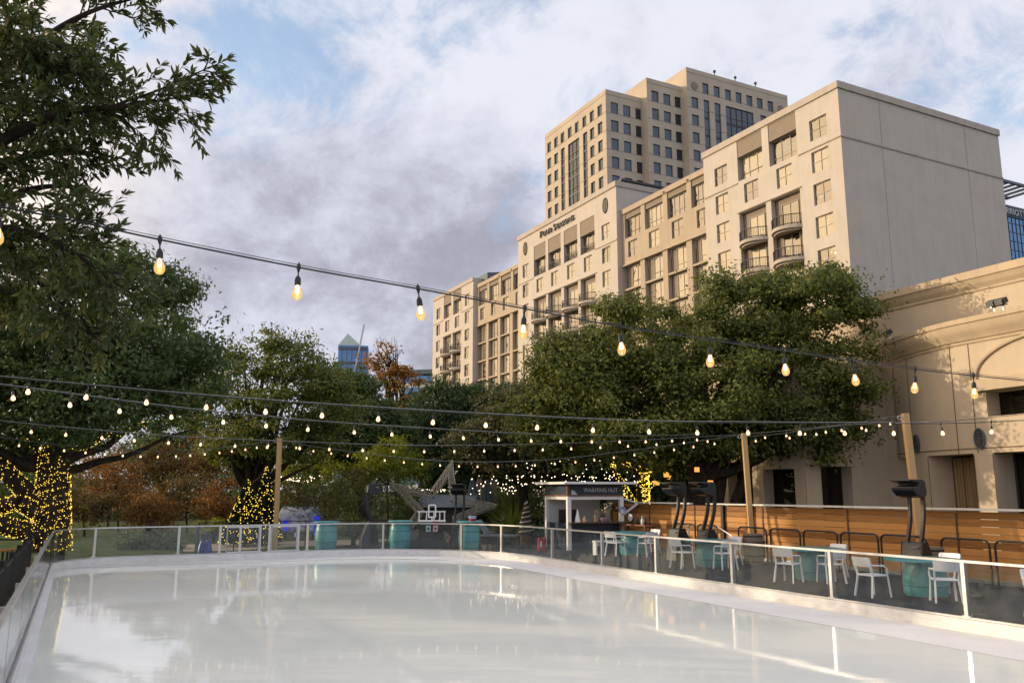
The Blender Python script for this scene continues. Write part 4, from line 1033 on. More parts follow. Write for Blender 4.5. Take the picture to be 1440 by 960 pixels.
g = thing('pointed_glass_tower', 'distant blue glass tower with a pale pointed glass top', 'building', at(491, 690, 260), R(8)); g.location.z = 0
zt = pz(491, 489, 260); zk = pz(491, 484, 260); zp = pz(478, 469, 260); hw = 260 * 20.5 / FOC
mb = MB(); mb.prism([(-hw, -hw), (hw, -hw), (hw, hw), (-hw, hw)], 0, zt); mb.build('glass_body', M['bglass'], g)
mb = MB()
for z in np.arange(zt - 1, zt - 24, -4.5): mb.box((0, -hw - 0.1, z), (2 * hw, 0.3, 0.9))
for x in np.arange(-hw + 1.2, hw, 1.5): mb.box((x, -hw - 0.05, zt - 14), (0.2, 0.2, 27))
mb.build('floor_band', M['slate'], g)
M['paleglass'] = pbr('pale_green_glass', (0.32, 0.42, 0.38), 0.3, var=0.08, scale=0.5)
mb = MB(); i0 = len(mb.v); mb.v += [(-hw, -hw, zt + 0.01), (hw * 0.5, -hw, zt + 0.01), (hw * 0.5, hw, zt + 0.01), (-hw, hw, zt + 0.01), (-hw * 0.45, 0, zp)]
for q in ((0, 1, 4), (1, 2, 4), (2, 3, 4), (3, 0, 4)): mb.f.append(q); mb.mi.append(0)
mb.build('pointed_top', M['paleglass'], g)
mb = MB(); mb.bar((hw * 0.1, -hw - 1, zt - 10), (hw * 0.7, -hw - 1, zt + 6.5), 0.5); mb.build('crane_arm', M['steel'], g)

g = thing('glass_office_block', 'low blue glass office block between orange tree and hotel', 'building', at(588, 690, 170), R(-14)); g.location.z = 0
zt = pz(588, 521, 170); k = 170 / FOC
mb = MB(); mb.prism([(-4.2, 0), (6.5, 0), (6.5, 16), (-4.2, 16)], 0, zt - 0.9); mb.build('glass_body', M['bglass'], g)
mb = MB(); mb.prism([(-6.0, -1.5), (7.0, -1.5), (7.0, 16.5), (-6.0, 16.5)], zt - 0.89, zt); mb.build('roof', M['slate'], g)
mb = MB()
for z in np.arange(zt - 3, 2, -3.4): mb.box((1.2, -0.06, z), (10.6, 0.2, 0.8))
mb.build('floor_band', M['whitepaint'], g)
mb = MB(); mb.box((1.4, -0.2, (zt - 7) / 2), (0.5, 0.5, zt - 7)); mb.build('corner_fin', M['navy'], g)
g = thing('white_tower', 'slim white tower peeping out beside the hotel left end', 'building', at(607.5, 690, 300), 0.0); g.location.z = 0
mb = MB(); zt = pz(607, 488, 300); mb.prism([(-0.9, 0), (6, 0), (6, 8), (-0.9, 8)], 0, zt); mb.build('wall', M['whitepaint'], g)
for z in np.arange(zt - 2, zt - 22, -2.6):
    mb = MB(); mb.box((-0.25, -0.02, z), (0.7, 0.06, 1.0)); mb.build('window', M['frame_dark'], g)
# ================================================================== PLANK FENCE
FV = 19.8
pfn = thing('plank_fence', 'long horizontal cedar plank fence with pale cap behind the patio tables', 'fence', vw(FV, 4), AZ)
WA, WB, FH = 4.0, 29.6, 1.71
secs = [4.0, 7.4, 10.75, 14.1, 17.5, 20.9, 24.3, 27.0, 29.6]
for a, b in zip(secs[:-1], secs[1:]):
    mb = MB(); n = 9; h = (FH - 0.10) / n
    for k in range(n):
        mb.box((0.0 + 0.004 * ((k * 7) % 3 - 1), (a + b) / 2 - WA, 0.08 + h * (k + 0.5)), (0.03, b - a - 0.05, h - 0.012))
    mb.build('plank_panel', M['plank'], pfn)
for w in secs:
    mb = MB(); mb.box((-0.01, w - WA, FH / 2 - 0.06), (0.06, 0.045, FH)); mb.build('post', M['wood_dk'], pfn)
for a, b in ((4.0, 23.6), (24.5, 29.6)):
    mb = MB(); mb.box((0, (a + b) / 2 - WA, FH + 0.035), (0.17, b - a, 0.05)); mb.build('cap', M['capwhite'], pfn)
mb = MB(); mb.box((0.02, (WA + WB) / 2 - WA, 0.02), (0.12, WB - WA, 0.11)); mb.build('base_beam', M['steel'], pfn)
mb = MB(); mb.bar((-0.06, 22.75 - WA, -0.05), (-0.06, 22.75 - WA, FH + 0.02), 0.12, 0.12); mb.build('post', M['iron'], pfn)

# black hoop barriers along the fence
def hoop(w0, w1, label, v=FV - 0.75):
    L = w1 - w0
    o = thing('hoop_barrier', label, 'barrier', vw(v, w0), AZ, 'black hoop barriers along the plank fence')
    r = 0.14; H = 1.06
    pts = [(0, 0, -0.02), (0, 0, H - r)] + [(0, r - r * math.cos(a), H - r + r * math.sin(a)) for a in np.linspace(0.3, PI / 2, 5)] + [(0, L - r + r * math.sin(a), H - r + r * math.cos(a)) for a in np.linspace(0, PI / 2 - 0.3, 5)] + [(0, L, H - r), (0, L, -0.02)]
    mb = MB(); mb.tube(pts, 0.026, 8); mb.build('hoop', M['iron'], o, smooth=True)
    for y in (0, L):
        mb = MB(); mb.lathe([(0.09, 0), (0.09, 0.012), (0.04, 0.02)], (0, y, 0), 12); mb.build('base_plate', M['iron'], o)
names = ['black hoop barrier at fence, nearest the right picture edge', 'black hoop barrier at fence, second from the right picture edge, before a dark barrel',
         'black hoop barrier partly hidden by the front patio heater', 'black hoop barrier just left of the front patio heater',
         'black hoop barrier right of the fence panel joint behind the third table', 'black hoop barrier behind the third table, next to the wooden barrel',
         'black hoop barrier in front of the grey wooden barrel', 'black hoop barrier between the paired heaters and the handrails', 'black hoop barrier behind the left heater of the pair']
def w_of(px, v=FV - 0.75):
    r = ray(px, 740); best = None
    for w in np.arange(3, 32, 0.02):
        p = vw(v, w); e = abs(p.x * r[1] - p.y * r[0])
        if best is None or e < best[0]: best = (e, w)
    return best[1]
spans = [(1442, 1396), (1389, 1321), (1300, 1238), (1233, 1181), (1176, 1129), (1124, 1083), (1077, 1038), (1008, 1001 - 20), (977, 950)]
for (a, b), nm in zip(spans, names): hoop(w_of(a), w_of(b), nm)

# ================================================================== TABLES, CHAIRS, HEATERS
def drum_profile(r, h):
    return [(r * 0.93, 0.0), (r * 0.98, 0.06), (r * 1.0, h * 0.35), (r * 0.97, h * 0.55), (r * 0.84, h * 0.82), (r * 0.80, h - 0.045)]
def table(loc, label):
    o = thing('round_table', label, 'table', loc, 0, 'turquoise patio tables')
    mb = MB(); mb.lathe(drum_profile(0.45, 0.76), (0, 0, 0), 28); mb.build('drum_base', M['turq'], o, smooth=True)
    mb = MB(); mb.lathe([(0.76, 0.718), (0.80, 0.728), (0.80, 0.755), (0.78, 0.765)], (0, 0, 0), 40); mb.build('tabletop', M['turqtop'], o, smooth=True)
    mb = MB(); mb.lathe([(0.452, 0.20), (0.46, 0.21), (0.46, 0.235), (0.452, 0.245)], (0, 0, 0), 28); mb.build('hoop_band', M['turqtop'], o, smooth=True)
    return o
TAB = [vw(17.6, 25.1), vw(16.9, 20.1), vw(16.75, 16.0), vw(16.35, 12.5)]
TN = ['turquoise table nearest the warming kiosk', 'turquoise table in front of the paired heaters', 'turquoise table between the two big drums and front heater', 'turquoise table nearest, under the front patio heater']
TL = ['round turquoise drum table farthest back, nearest the warming kiosk', 'round turquoise drum table second from the kiosk, before the paired heaters', 'round turquoise drum table third from the kiosk, in front of the fence joint', 'round turquoise drum table closest to the camera, beneath the front heater']
for p, l in zip(TAB, TL): table(p, l)

def chair_proto(loc, rz, label):
    o = thing('patio_chair', label, 'chair', loc, rz, 'white plastic patio chairs')
    m = M['whiteplastic']                       # faces +y; backrest at -y
    mb = MB(); mb.box((0, 0.01, 0.44), (0.45, 0.44, 0.035)); bevel(mb.build('seat', m, o), 0.015)
    mb = MB(); rt = Matrix.Rotation(R(12), 3, 'X')
    pts = []
    for k in range(9):
        t = (k / 8 - 0.5) * 2; pts.append((0.235 * t, -0.265 + 0.05 * (1 - t * t) * -1.0, 0))
    b0 = len(mb.v)
    for (x, y, _) in pts:
        for dy, z in ((0, 0.62), (0.028, 0.62), (0.028 - 0.045, 0.82), (-0.045, 0.82)): mb.v.append((x, y + dy, z))
    for k in range(8):
        for j in range(4): a = b0 + 4 * k; mb.f.append((a + j, a + (j + 1) % 4, a + 4 + (j + 1) % 4, a + 4 + j)); mb.mi.append(0)
    mb.f.append((b0, b0 + 1, b0 + 2, b0 + 3)); e = b0 + 32; mb.f.append((e + 3, e + 2, e + 1, e)); mb.mi += [0, 0]
    mb.build('backrest', m, o, smooth=True)
    for sx in (-1, 1):
        mb = MB(); mb.bar((0.215 * sx, 0.20, 0.45), (0.245 * sx, 0.235, 0.0), 0.036); mb.build('leg', m, o)
        mb = MB(); mb.bar((0.215 * sx, -0.19, 0.45), (0.25 * sx, -0.27, 0.0), 0.036); mb.build('leg', m, o)
        mb = MB(); mb.tube([(0.225 * sx, 0.19, 0.44), (0.245 * sx, 0.17, 0.58), (0.25 * sx, 0.08, 0.645), (0.245 * sx, -0.12, 0.65), (0.238 * sx, -0.27, 0.66)], 0.019, 8); mb.build('armrest', m, o, smooth=True)
        mb = MB(); mb.bar((0.225 * sx, -0.19, 0.45), (0.235 * sx, -0.285, 0.80), 0.036); mb.build('back_post', m, o)
    return o
CH0 = None
def put_chair(p, toward, label, tw=0.0):
    global CH0
    d = Vector(toward) - Vector(p); rz = math.atan2(-d.x, d.y) + tw
    if CH0 is None: CH0 = chair_proto(p, rz, label)
    else: dup(CH0, p, rz, label)
tn = ['table nearest the kiosk', 'table before the paired heaters', 'third table from the kiosk', 'table under the front heater']
near = [((866, 781), (910, 782)), ((960, 798), (1020, 800)), ((1110, 818), (1169, 819)), ((1229, 838), (1331, 846))]
for i, ((l, r_), T) in enumerate(zip(near, TAB)):
    pl, pr_ = gr(*l), gr(*r_)
    put_chair(pl, T, 'white plastic armchair on the near left of the turquoise ' + tn[i], 0.1 * (i - 1))
    put_chair(pr_, T, 'white plastic armchair on the near right of the turquoise ' + tn[i], -0.12 * (i - 2))
    fr_ = T + N * 0.95 + U * 0.25
    put_chair(fr_, T, 'white plastic armchair on the fence side of the turquoise ' + tn[i], -0.2)
put_chair(at(1446, 850, 15.6) * Vector((1, 1, 0)) if False else Vector((9.35, 15.2, 0)), (9.3, 14.0, 0), 'white plastic armchair back cut by the right picture edge')

def heater(loc, rz, label, first=[None]):
    """tall leaning patio heater: solid foot, two bowed uprights, cantilevered hood pointing to local -x"""
    if first[0] is not None: return dup(first[0], loc, rz, label)
    o = thing('patio_heater', label, 'patio heater', loc, rz, 'black patio heaters')
    prof = [(-0.34, 0.0), (0.36, 0.0), (0.36, 0.35), (0.22, 0.72), (0.06, 1.02), (-0.18, 1.00), (-0.27, 0.6)]
    mb = MB(); mb.extrude([(x, -0.25, z) for x, z in prof], (0, 0.50, 0)); bevel(mb.build('foot', M['darkgrey'], o), 0.03)
    for sy in (-0.254, 0.254):
        mb = MB(); mb.extrude([(x, sy - 0.006 if sy < 0 else sy - 0.002, z) for x, z in prof], (0, 0.008, 0)); mb.build('side_cover', M['black'], o)
    curve = [(-0.08, 0.96), (-0.01, 1.12), (0.07, 1.32), (0.14, 1.56), (0.18, 1.82), (0.18, 2.05), (0.14, 2.24), (0.05, 2.36)]
    for sy in (-0.165, 0.165):
        mb = MB(); b0 = len(mb.v)
        for k, (x, z) in enumerate(curve):
            a, b = curve[max(k - 1, 0)], curve[min(k + 1, len(curve) - 1)]; d = Vector((b[0] - a[0], 0, b[1] - a[1])).normalized(); nx = Vector((d.z, 0, -d.x)) * (0.055 - 0.01 * k / 7)
            for q in ((-1, -1), (1, -1), (1, 1), (-1, 1)): mb.v.append((x + nx.x * q[0], sy + 0.03 * q[1], z + nx.z * q[0]))
        for k in range(len(curve) - 1):
            for j in range(4): a = b0 + 4 * k; mb.f.append((a + j, a + (j + 1) % 4, a + 4 + (j + 1) % 4, a + 4 + j)); mb.mi.append(0)
        mb.f.append((b0 + 3, b0 + 2, b0 + 1, b0)); e = b0 + 4 * (len(curve) - 1); mb.f.append((e, e + 1, e + 2, e + 3)); mb.mi += [0, 0]
        mb.build('upright', M['black'], o, smooth=True)
    hood = [(0.20, 2.12), (0.17, 2.41), (0.06, 2.47), (-0.48, 2.47), (-0.50, 2.43), (-0.12, 2.37), (-0.14, 2.31), (-0.42, 2.29), (-0.40, 2.20), (-0.24, 2.08), (0.08, 2.03)]
    mb = MB(); mb.extrude([(x, -0.27, z) for x, z in hood], (0, 0.54, 0)); bevel(mb.build('hood', M['black'], o), 0.02)
    mb = MB(); mb.box((-0.22, 0, 2.125), (0.2, 0.4, 0.02), Matrix.Rotation(R(25), 3, 'Y')); mb.build('burner_plate', M['steel'], o)
    mb = MB(); mb.box((-0.245, -0.1, 0.90), (0.02, 0.16, 0.035), Matrix.Rotation(R(-12), 3, 'Y')); mb.build('maker_plate', M['steel'], o)
    first[0] = o; return o
heater(vw(17.75, 13.75), R(36), 'black curved patio heater standing nearest, by the right light post')
heater(vw(17.3, 22.1), R(28), 'black curved patio heater, left one of the pair before the plank fence')
heater(vw(17.5, 20.9), R(24), 'black curved patio heater, right one of the pair before the plank fence')
heater(at(520, 745, 34.0) * Vector((1, 1, 0)), R(200), 'black curved patio heater among shrubs left of the star sculpture')
heater(at(645, 745, 34.0) * Vector((1, 1, 0)), R(80), 'black patio heater seen front on, before the right arm of the star')

def barrel_table(loc, label):
    o = thing('barrel_table', label, 'table', loc, 0, 'turquoise barrel tables by the far boards')
    pr = [(0.34, 0.0), (0.36, 0.08), (0.395, 0.35), (0.405, 0.52), (0.39, 0.75), (0.355, 0.98), (0.34, 1.04)]
    mb = MB(); mb.lathe(pr, (0, 0, 0), 28); mb.build('barrel', M['turq'], o, smooth=True)
    for z, r in ((0.14, 0.372), (0.36, 0.40), (0.72, 0.397), (0.92, 0.37)):
        mb = MB(); mb.lathe([(r - 0.004, z - 0.02), (r + 0.007, z - 0.018), (r + 0.006, z + 0.018), (r - 0.006, z + 0.02)], (0, 0, 0), 28); mb.build('hoop_band', M['turqtop'], o, smooth=True)
    mb = MB(); mb.lathe([(0.46, 1.045), (0.475, 1.055), (0.475, 1.08), (0.46, 1.09)], (0, 0, 0), 32); mb.build('tabletop', M['turq'], o, smooth=True)
barrel_table(at(459, 740, 31.6) * Vector((1, 1, 0)), 'leftmost turquoise barrel table behind the far boards')
barrel_table(at(563, 740, 32.4) * Vector((1, 1, 0)), 'middle turquoise barrel table, left of the dark counter booth')
barrel_table(at(660, 740, 31.8) * Vector((1, 1, 0)), 'turquoise barrel table right of the dark counter booth, tin on top')

def barrel(loc, label, r=0.33, h=0.9):
    o = thing('wooden_barrel', label, 'barrel', loc, 0, 'weathered wooden barrels at the fence')
    mb = MB(); mb.lathe([(r * 0.86, 0), (r * 0.97, h * 0.3), (r, h * 0.5), (r * 0.97, h * 0.7), (r * 0.86, h)], (0, 0, 0), 24); mb.build('staves', M['barrelwood'], o, smooth=True)
    for k in (0.08, 0.28, 0.72, 0.92):
        q = r * (0.86 + 0.14 * math.sin(PI * k)) + 0.006
        mb = MB(); mb.lathe([(q - 0.01, h * k - 0.02), (q, h * k - 0.02), (q, h * k + 0.02), (q - 0.01, h * k + 0.02)], (0, 0, 0), 24); mb.build('hoop_band', M['iron'], o)
barrel(vw(18.6, w_of(1058, 18.6)), 'grey wooden barrel beside the middle light post')
barrel(vw(18.6, w_of(1307, 18.6)), 'dark wooden barrel right of the front heater', 0.30, 0.85)

# silver stair handrails at the fence
def handrail(px, label, s):
    w = w_of(px, 18.9); o = thing('stair_handrail', label, 'handrail', vw(18.9, w), AZ, 'silver stair handrails at the fence opening')
    mb = MB(); mb.tube([(0, 0, -0.02), (0, 0, 0.95), (0, -0.06, 1.02), (0, -1.1 * s, 0.62 if s > 0 else 0.9), (0, -1.12 * s, -0.02)], 0.024, 8); mb.build('tube', M['steel'], o, smooth=True)
    mb = MB(); mb.tube([(0, -0.5 * s, 0.0), (0, -0.5 * s, 0.85)], 0.018, 8); mb.build('stanchion', M['steel'], o)
handrail(1008, 'silver sloping stair handrail right of the dark fence post', 1.0)
handrail(968, 'silver stair handrail between the paired heaters', -0.7)

# side table with bottles and a round sign
st = thing('serving_table', 'narrow wooden serving table with bottles against the fence by the kiosk', 'table', vw(18.9, w_of(895, 18.9)), AZ)
mb = MB(); mb.box((0, 0, 0.93), (0.45, 1.7, 0.05)); mb.build('tabletop', M['rust'], st)
for x in (-0.19, 0.19):
    for y in (-0.8, 0.8): mb = MB(); mb.bar((x, y, 0), (x, y, 0.905), 0.055); mb.build('leg', M['wood_dk'], st)
mb = MB(); mb.box((0, 0, 0.3), (0.4, 1.55, 0.04)); mb.build('shelf', M['wood_dk'], st)
base = st.location
def on_table(x, y): return base + N * x + U * y + Vector((0, 0, 0.956))
for k, (y, m, nm) in enumerate(((-0.55, 'black', 'black bottle at right end of the serving table'), (-0.38, 'whitepaint', 'white bottle on the serving table beside a black one'), (-0.1, 'black', 'dark bottle in the middle of the serving table'))):
    o = thing('bottle', nm, 'bottle', on_table(0, y), 0, 'bottles on the serving table')
    mb = MB(); mb.lathe([(0.045, 0), (0.05, 0.02), (0.05, 0.17), (0.018, 0.23), (0.018, 0.30)], (0, 0, 0), 12); mb.build('body', M[m], o, smooth=True)
    mb = MB(); mb.lathe([(0.02, 0.30), (0.02, 0.33)], (0, 0, 0), 10); mb.build('cap', M['steel'], o)
o = thing('round_sign', 'small round black and white sign standing on the serving table', 'sign', on_table(0.08, 0.5), AZ)
mb = MB(); mb.extrude([(0, 0.2 * math.cos(2 * PI * k / 24), 0.24 + 0.2 * math.sin(2 * PI * k / 24)) for k in range(24)], (0.03, 0, 0)); mb.build('disc', M['frame_dark'], o)
mb = MB(); mb.extrude([(-0.012, 0.15 * math.cos(2 * PI * k / 24), 0.24 + 0.15 * math.sin(2 * PI * k / 24)) for k in range(24)], (0.011, 0, 0)); mb.build('face', M['lettering'], o)
mb = MB(); mb.box((0.015, 0, 0.02), (0.10, 0.2, 0.04)); mb.build('stand', M['frame_dark'], o)

# ================================================================== WARMING KIOSK
KC = at(800, 740, 32.5) * Vector((1, 1, 0))
kio = thing('warming_kiosk', 'white framed serving kiosk with blue-grey lettered fascia and flat roof', 'kiosk', KC, R(21))
KW, KD = 2.25, 2.05          # local x along the front (to the right), y back
for x, y in ((0, 0), (KW, 0), (0, KD), (KW, KD)):
    mb = MB(); mb.box((x, y, 1.0), (0.15, 0.15, 2.04)); mb.build('post', M['whitepaint'], kio)
mb = MB(); mb.box((KW / 2, 0, 1.93), (KW - 0.16, 0.12, 0.13)); mb.box((0, KD / 2, 1.93), (0.12, KD - 0.16, 0.13)); mb.box((KW, KD / 2, 1.93), (0.12, KD - 0.16, 0.13)); mb.box((KW / 2, KD, 1.93), (KW - 0.16, 0.12, 0.13)); mb.build('header_beam', M['whitepaint'], kio)
mb = MB(); mb.box((KW / 2, KD - 0.02, 0.98), (KW - 0.16, 0.04, 1.74)); mb.build('back_wall', M['whitepaint'], kio)
mb = MB(); mb.box((KW / 2, -0.02, 0.5), (KW - 0.16, 0.06, 0.94)); mb.box((-0.02, KD / 2, 0.5), (0.06, KD - 0.16, 0.94)); mb.build('lower_wall', M['navy'], kio)
mb = MB(); mb.box((KW / 2, -0.12, 1.0), (KW + 0.1, 0.42, 0.05)); mb.build('counter', M['wood_dk'], kio)
mb = MB(); mb.box((KW / 2, -0.05, 2.23), (KW + 0.1, 0.06, 0.40)); mb.box((-0.05, KD / 2 - 0.0, 2.23), (0.06, KD, 0.40)); mb.build('fascia_board', M['navy'], kio)
mb = MB(); mb.box((KW / 2, -0.055, 2.015), (KW + 0.16, 0.09, 0.05)); mb.box((-0.06, KD / 2, 2.015), (0.08, KD, 0.05)); mb.box((-0.05, -0.05, 2.24), (0.09, 0.09, 0.42)); mb.build('fascia_trim', M['rust'], kio)
mb = MB(); mb.box((KW / 2 + 0.02, KD / 2 - 0.1, 2.49), (KW + 0.85, KD + 0.9, 0.09)); bevel(mb.build('roof', M['whitepaint'], kio), 0.01)
mb = MB(); mb.box((KW / 2 + 0.02, KD / 2 - 0.1, 2.44), (KW + 0.75, KD + 0.8, 0.02)); mb.build('roof_soffit', M['wood_dk'], kio)
text('fascia_lettering', 'WARMING HUT', 0.235, M['lettering'], kio, (0.60, -0.084, 2.15), (PI / 2, 0, 0), 0.006, sx=0.86, track=1.02)
mb = MB(); mb.extrude([(0.08, -0.085, 2.05), (0.34, -0.085, 2.05), (0.28, -0.085, 2.12), (0.2, -0.085, 2.2), (0.08, -0.085, 2.22)], (0, 0.004, 0)); mb.build('fascia_emblem', M['lettering'], kio)
# flap raised on the right side
mb = MB(); fr_ = Matrix.Rotation(R(16), 3, 'Y'); mb.box((KW + 0.56, KD / 2, 1.78), (1.0, KD - 0.1, 0.05), fr_); mb.build('side_flap', M['whitepaint'], kio)
mb = MB(); mb.bar((KW + 0.05, 0.05, 1.25), (KW + 0.75, 0.05, 1.70), 0.07); mb.bar((KW + 0.05, KD - 0.1, 1.25), (KW + 0.75, KD - 0.1, 1.70), 0.07); mb.build('flap_strut', M['whitepaint'], kio)
mb = MB(); mb.box((0.55, 1.3, 1.16), (0.75, 0.06, 0.62)); mb.build('dark_screen', M['black'], kio)
KM = Matrix.Rotation(R(21), 4, 'Z')
def kpt(x, y, z): return KC + (KM @ Vector((x, y, z)))
def item(name, label, cat, prof, m, x, y, z=1.026, group=None):
    o = thing(name, label, cat, kpt(x, y, z), 0, group); mb = MB(); mb.lathe(prof, (0, 0, 0), 16); mb.build('body', M[m], o, smooth=True); return o
o = item('cone_tree', 'white table-top cone tree on the kiosk counter', 'decoration', [(0.11, 0), (0.115, 0.02), (0.015, 0.46), (0.004, 0.48)], 'whiteplastic', 0.30, -0.15)
o = item('cone_tree', 'small tan cone tree beside the white one on the counter', 'decoration', [(0.075, 0), (0.08, 0.02), (0.01, 0.22), (0.003, 0.23)], 'pine', 0.58, -0.16)
for k, (x, nm) in enumerate(((1.18, 'steel drink urn, left one on the kiosk counter'), (1.62, 'steel drink urn, right one on the kiosk counter'))):
    o = item('drink_urn', nm, 'urn', [(0.12, 0), (0.13, 0.05), (0.13, 0.38), (0.10, 0.42), (0.03, 0.45), (0.03, 0.48)], 'barrelwood', x, -0.02, group='drink urns on the kiosk counter')
    mb = MB(); mb.bar((0, -0.12, 0.08), (0, -0.20, 0.08), 0.03); mb.build('tap', M['steel'], o)
o = thing('napkin_basket', 'mauve cloth-lined basket on the kiosk counter', 'basket', kpt(1.38, -0.22, 1.026), 0)
M['mauve'] = pbr('mauve_cloth', (0.30, 0.18, 0.24), 0.85, var=0.3, scale=9)
mb = MB(); mb.lathe([(0.10, 0), (0.15, 0.10), (0.16, 0.13), (0.12, 0.16), (0.03, 0.17)], (0, 0, 0), 14); mb.build('body', M['mauve'], o, smooth=True)
o = thing('wreath', 'small black and white wreath hung on the kiosk right post', 'wreath', kpt(KW, -0.10, 1.45), R(21))
mb = MB(); mb.tube([(0.11 * math.cos(a), -0.01, 0.13 * math.sin(a)) for a in np.linspace(0, 2 * PI, 17)], 0.035, 6, cap=False); mb.build('ring', M['bluefabric'], o, smooth=True)
o = thing('fire_extinguisher_box', 'red enamel cabinet box on the patio left of the kiosk', 'cabinet', at(762, 768, 31.0) * Vector((1, 1, 0)), R(10))
mb = MB(); mb.box((0, 0, 0.30), (0.28, 0.26, 0.46)); bevel(mb.build('body', M['red'], o), 0.02); mb = MB(); mb.box((0, 0, 0.04), (0.22, 0.2, 0.08)); mb.build('foot', M['black'], o)
mb = MB(); mb.box((-0.06, -0.135, 0.32), (0.07, 0.012, 0.2)); mb.build('notice', M['lettering'], o)
o = thing('white_bench', 'small white slatted bench in front of the kiosk', 'bench', at(838, 775, 30.0) * Vector((1, 1, 0)), R(18))
mb = MB(); mb.box((0.55, 0, 0.46), (1.25, 0.30, 0.05)); mb.build('seat', M['whitepaint'], o)
for x in (-0.03, 1.13): mb = MB(); mb.box((x, 0, 0.22), (0.05, 0.28, 0.44)); mb.build('leg', M['whitepaint'], o)
o = thing('menu_board', 'dark navy board standing behind the white bench', 'sign', at(850, 772, 31.0) * Vector((1, 1, 0)), R(15))
mb = MB(); mb.box((0.1, 0, 0.37), (1.35, 0.05, 0.5)); mb.build('board', M['navy'], o)
for x in (-0.5, 0.7): mb = MB(); mb.box((x, 0.05, 0.31), (0.05, 0.05, 0.63)); mb.build('leg', M['frame_dark'], o)
mb = MB(); mb.extrude([(-0.32, -0.032, 0.25), (-0.2, -0.032, 0.25), (-0.2, -0.032, 0.37), (-0.26, -0.032, 0.45), (-0.32, -0.032, 0.37)], (0, 0.006, 0)); mb.build('emblem', M['lettering'], o)

# ================================================================== STAR SCULPTURE
SC = at(618, 717, 38.0)
star = thing('star_sculpture', 'large open metal lattice star sculpture leaning back on the lawn', 'sculpture', (SC.x, SC.y, 0), R(6))
tilt = R(30)
def sp3(x, y, dz=0.0):                    # star plane leaned back
    return Vector((x, -math.sin(-tilt) * y + dz * math.cos(tilt), SC.z + math.cos(tilt) * y - dz * math.sin(tilt)))
Ro, Ri = 2.6, 1.0
rot0 = 77
outer = []; inner = []
for k in range(10):
    a = R(rot0 + 36 * k); rr_ = Ro if k % 2 == 0 else Ri
    outer.append((rr_ * math.cos(a), rr_ * math.sin(a)))
    q = (Ro - 0.85) if k % 2 == 0 else (Ri - 0.30); inner.append((q * math.cos(a), q * math.sin(a)))
def clampz(p): return Vector((p.x, p.y, max(p.z, 0.02)))
mbf = MB(); mbl = MB()
for dz in (-0.11, 0.11):
    for ring in (outer, inner):
        for k in range(10): mbf.bar(clampz(sp3(*ring[k], dz)), clampz(sp3(*ring[(k + 1) % 10], dz)), 0.038)
for k in range(10):
    A0, A1 = outer[k], outer[(k + 1) % 10]; B0, B1 = inner[k], inner[(k + 1) % 10]; n = 6
    for j in range(n):
        t0, t1_ = j / n, (j + 1) / n; L_ = lambda a, b, t: (a[0] + (b[0] - a[0]) * t, a[1] + (b[1] - a[1]) * t)
        for dz in (-0.11, 0.11):
            mbl.bar(clampz(sp3(*L_(A0, A1, t0), dz)), clampz(sp3(*L_(B0, B1, t1_), dz)), 0.022)
            mbl.bar(clampz(sp3(*L_(B0, B1, t0), dz)), clampz(sp3(*L_(A0, A1, t1_), dz)), 0.022)
    mbl.bar(clampz(sp3(*A0, -0.11)), clampz(sp3(*A0, 0.11)), 0.04); mbl.bar(clampz(sp3(*B0, -0.11)), clampz(sp3(*B0, 0.11)), 0.04)
mbf.build('rim_bar', M['startruss'], star); mbl.build('lattice', M['startruss'], star)

# dark counter booth with white railing and little white gabled sign
bo_ = at(607, 755, 32.8) * Vector((1, 1, 0)); booth = thing('counter_booth', 'dark grey counter booth behind far boards with white railing on top', 'booth', bo_, R(4))
mb = MB(); mb.box((0, 0, 0.52), (0.95, 0.6, 1.04)); bevel(mb.build('body', M['darkgrey'], booth), 0.02)
mb = MB(); mb.box((0, 0, 1.06), (1.05, 0.7, 0.04)); mb.build('top', M['whitepaint'], booth)
mb = MB()
for x in (-0.48, -0.2, 0.08, 0.3, 0.48): mb.bar((x, -0.28, 1.08), (x, -0.28, 1.40), 0.045)
mb.bar((-0.55, -0.28, 1.42), (0.52, -0.28, 1.42), 0.05); mb.build('railing', M['whitepaint'], booth)
mb = MB()
for a, b in (((-0.13, 1.20), (0.13, 1.20)), ((-0.13, 1.66), (0.13, 1.66)), ((-0.13, 1.20), (-0.13, 1.66)), ((0.13, 1.20), (0.13, 1.66))): mb.bar((a[0], 0.1, a[1]), (b[0], 0.1, b[1]), 0.05)
mb.bar((0, 0.1, 1.08), (0, 0.1, 1.2), 0.04); mb.build('window_frame', M['whitepaint'], booth)
for x, m, nm in ((-0.10, 'green', 'green and white notice card on the dark booth front'), (0.17, 'red', 'red and white notice card on the dark booth front')):
    o = thing('notice_card', nm, 'notice', bo_ + Vector((x, -0.335, 0.72)), R(4), 'notice cards on the dark booth')
    mb = MB(); mb.box((0, 0, 0.13), (0.22, 0.012, 0.42)); mb.build('card', M[m], o)
    mb = MB(); mb.box((0, -0.009, 0.07), (0.18, 0.006, 0.22)); mb.build('print_area', M['lettering'], o); mb = MB(); mb.box((0, -0.014, 0.07), (0.08, 0.005, 0.10)); mb.build('symbol', M[m], o)
shed = thing('garden_shed', 'low dark shed with blue-grey pitched roof behind the star', 'shed', at(632, 735, 44) * Vector((1, 1, 0)), R(-12))
mb = MB(); mb.box((0, 0, 0.7), (2.6, 2.0, 1.4)); mb.build('wall', M['frame_dark'], shed)
mb = MB(); mb.extrude([(-1.5, -1.25, 1.38), (-1.5, 0, 2.0), (-1.5, 1.25, 1.38)], (3.0, 0, 0)); mb.build('roof', M['slate'], shed)
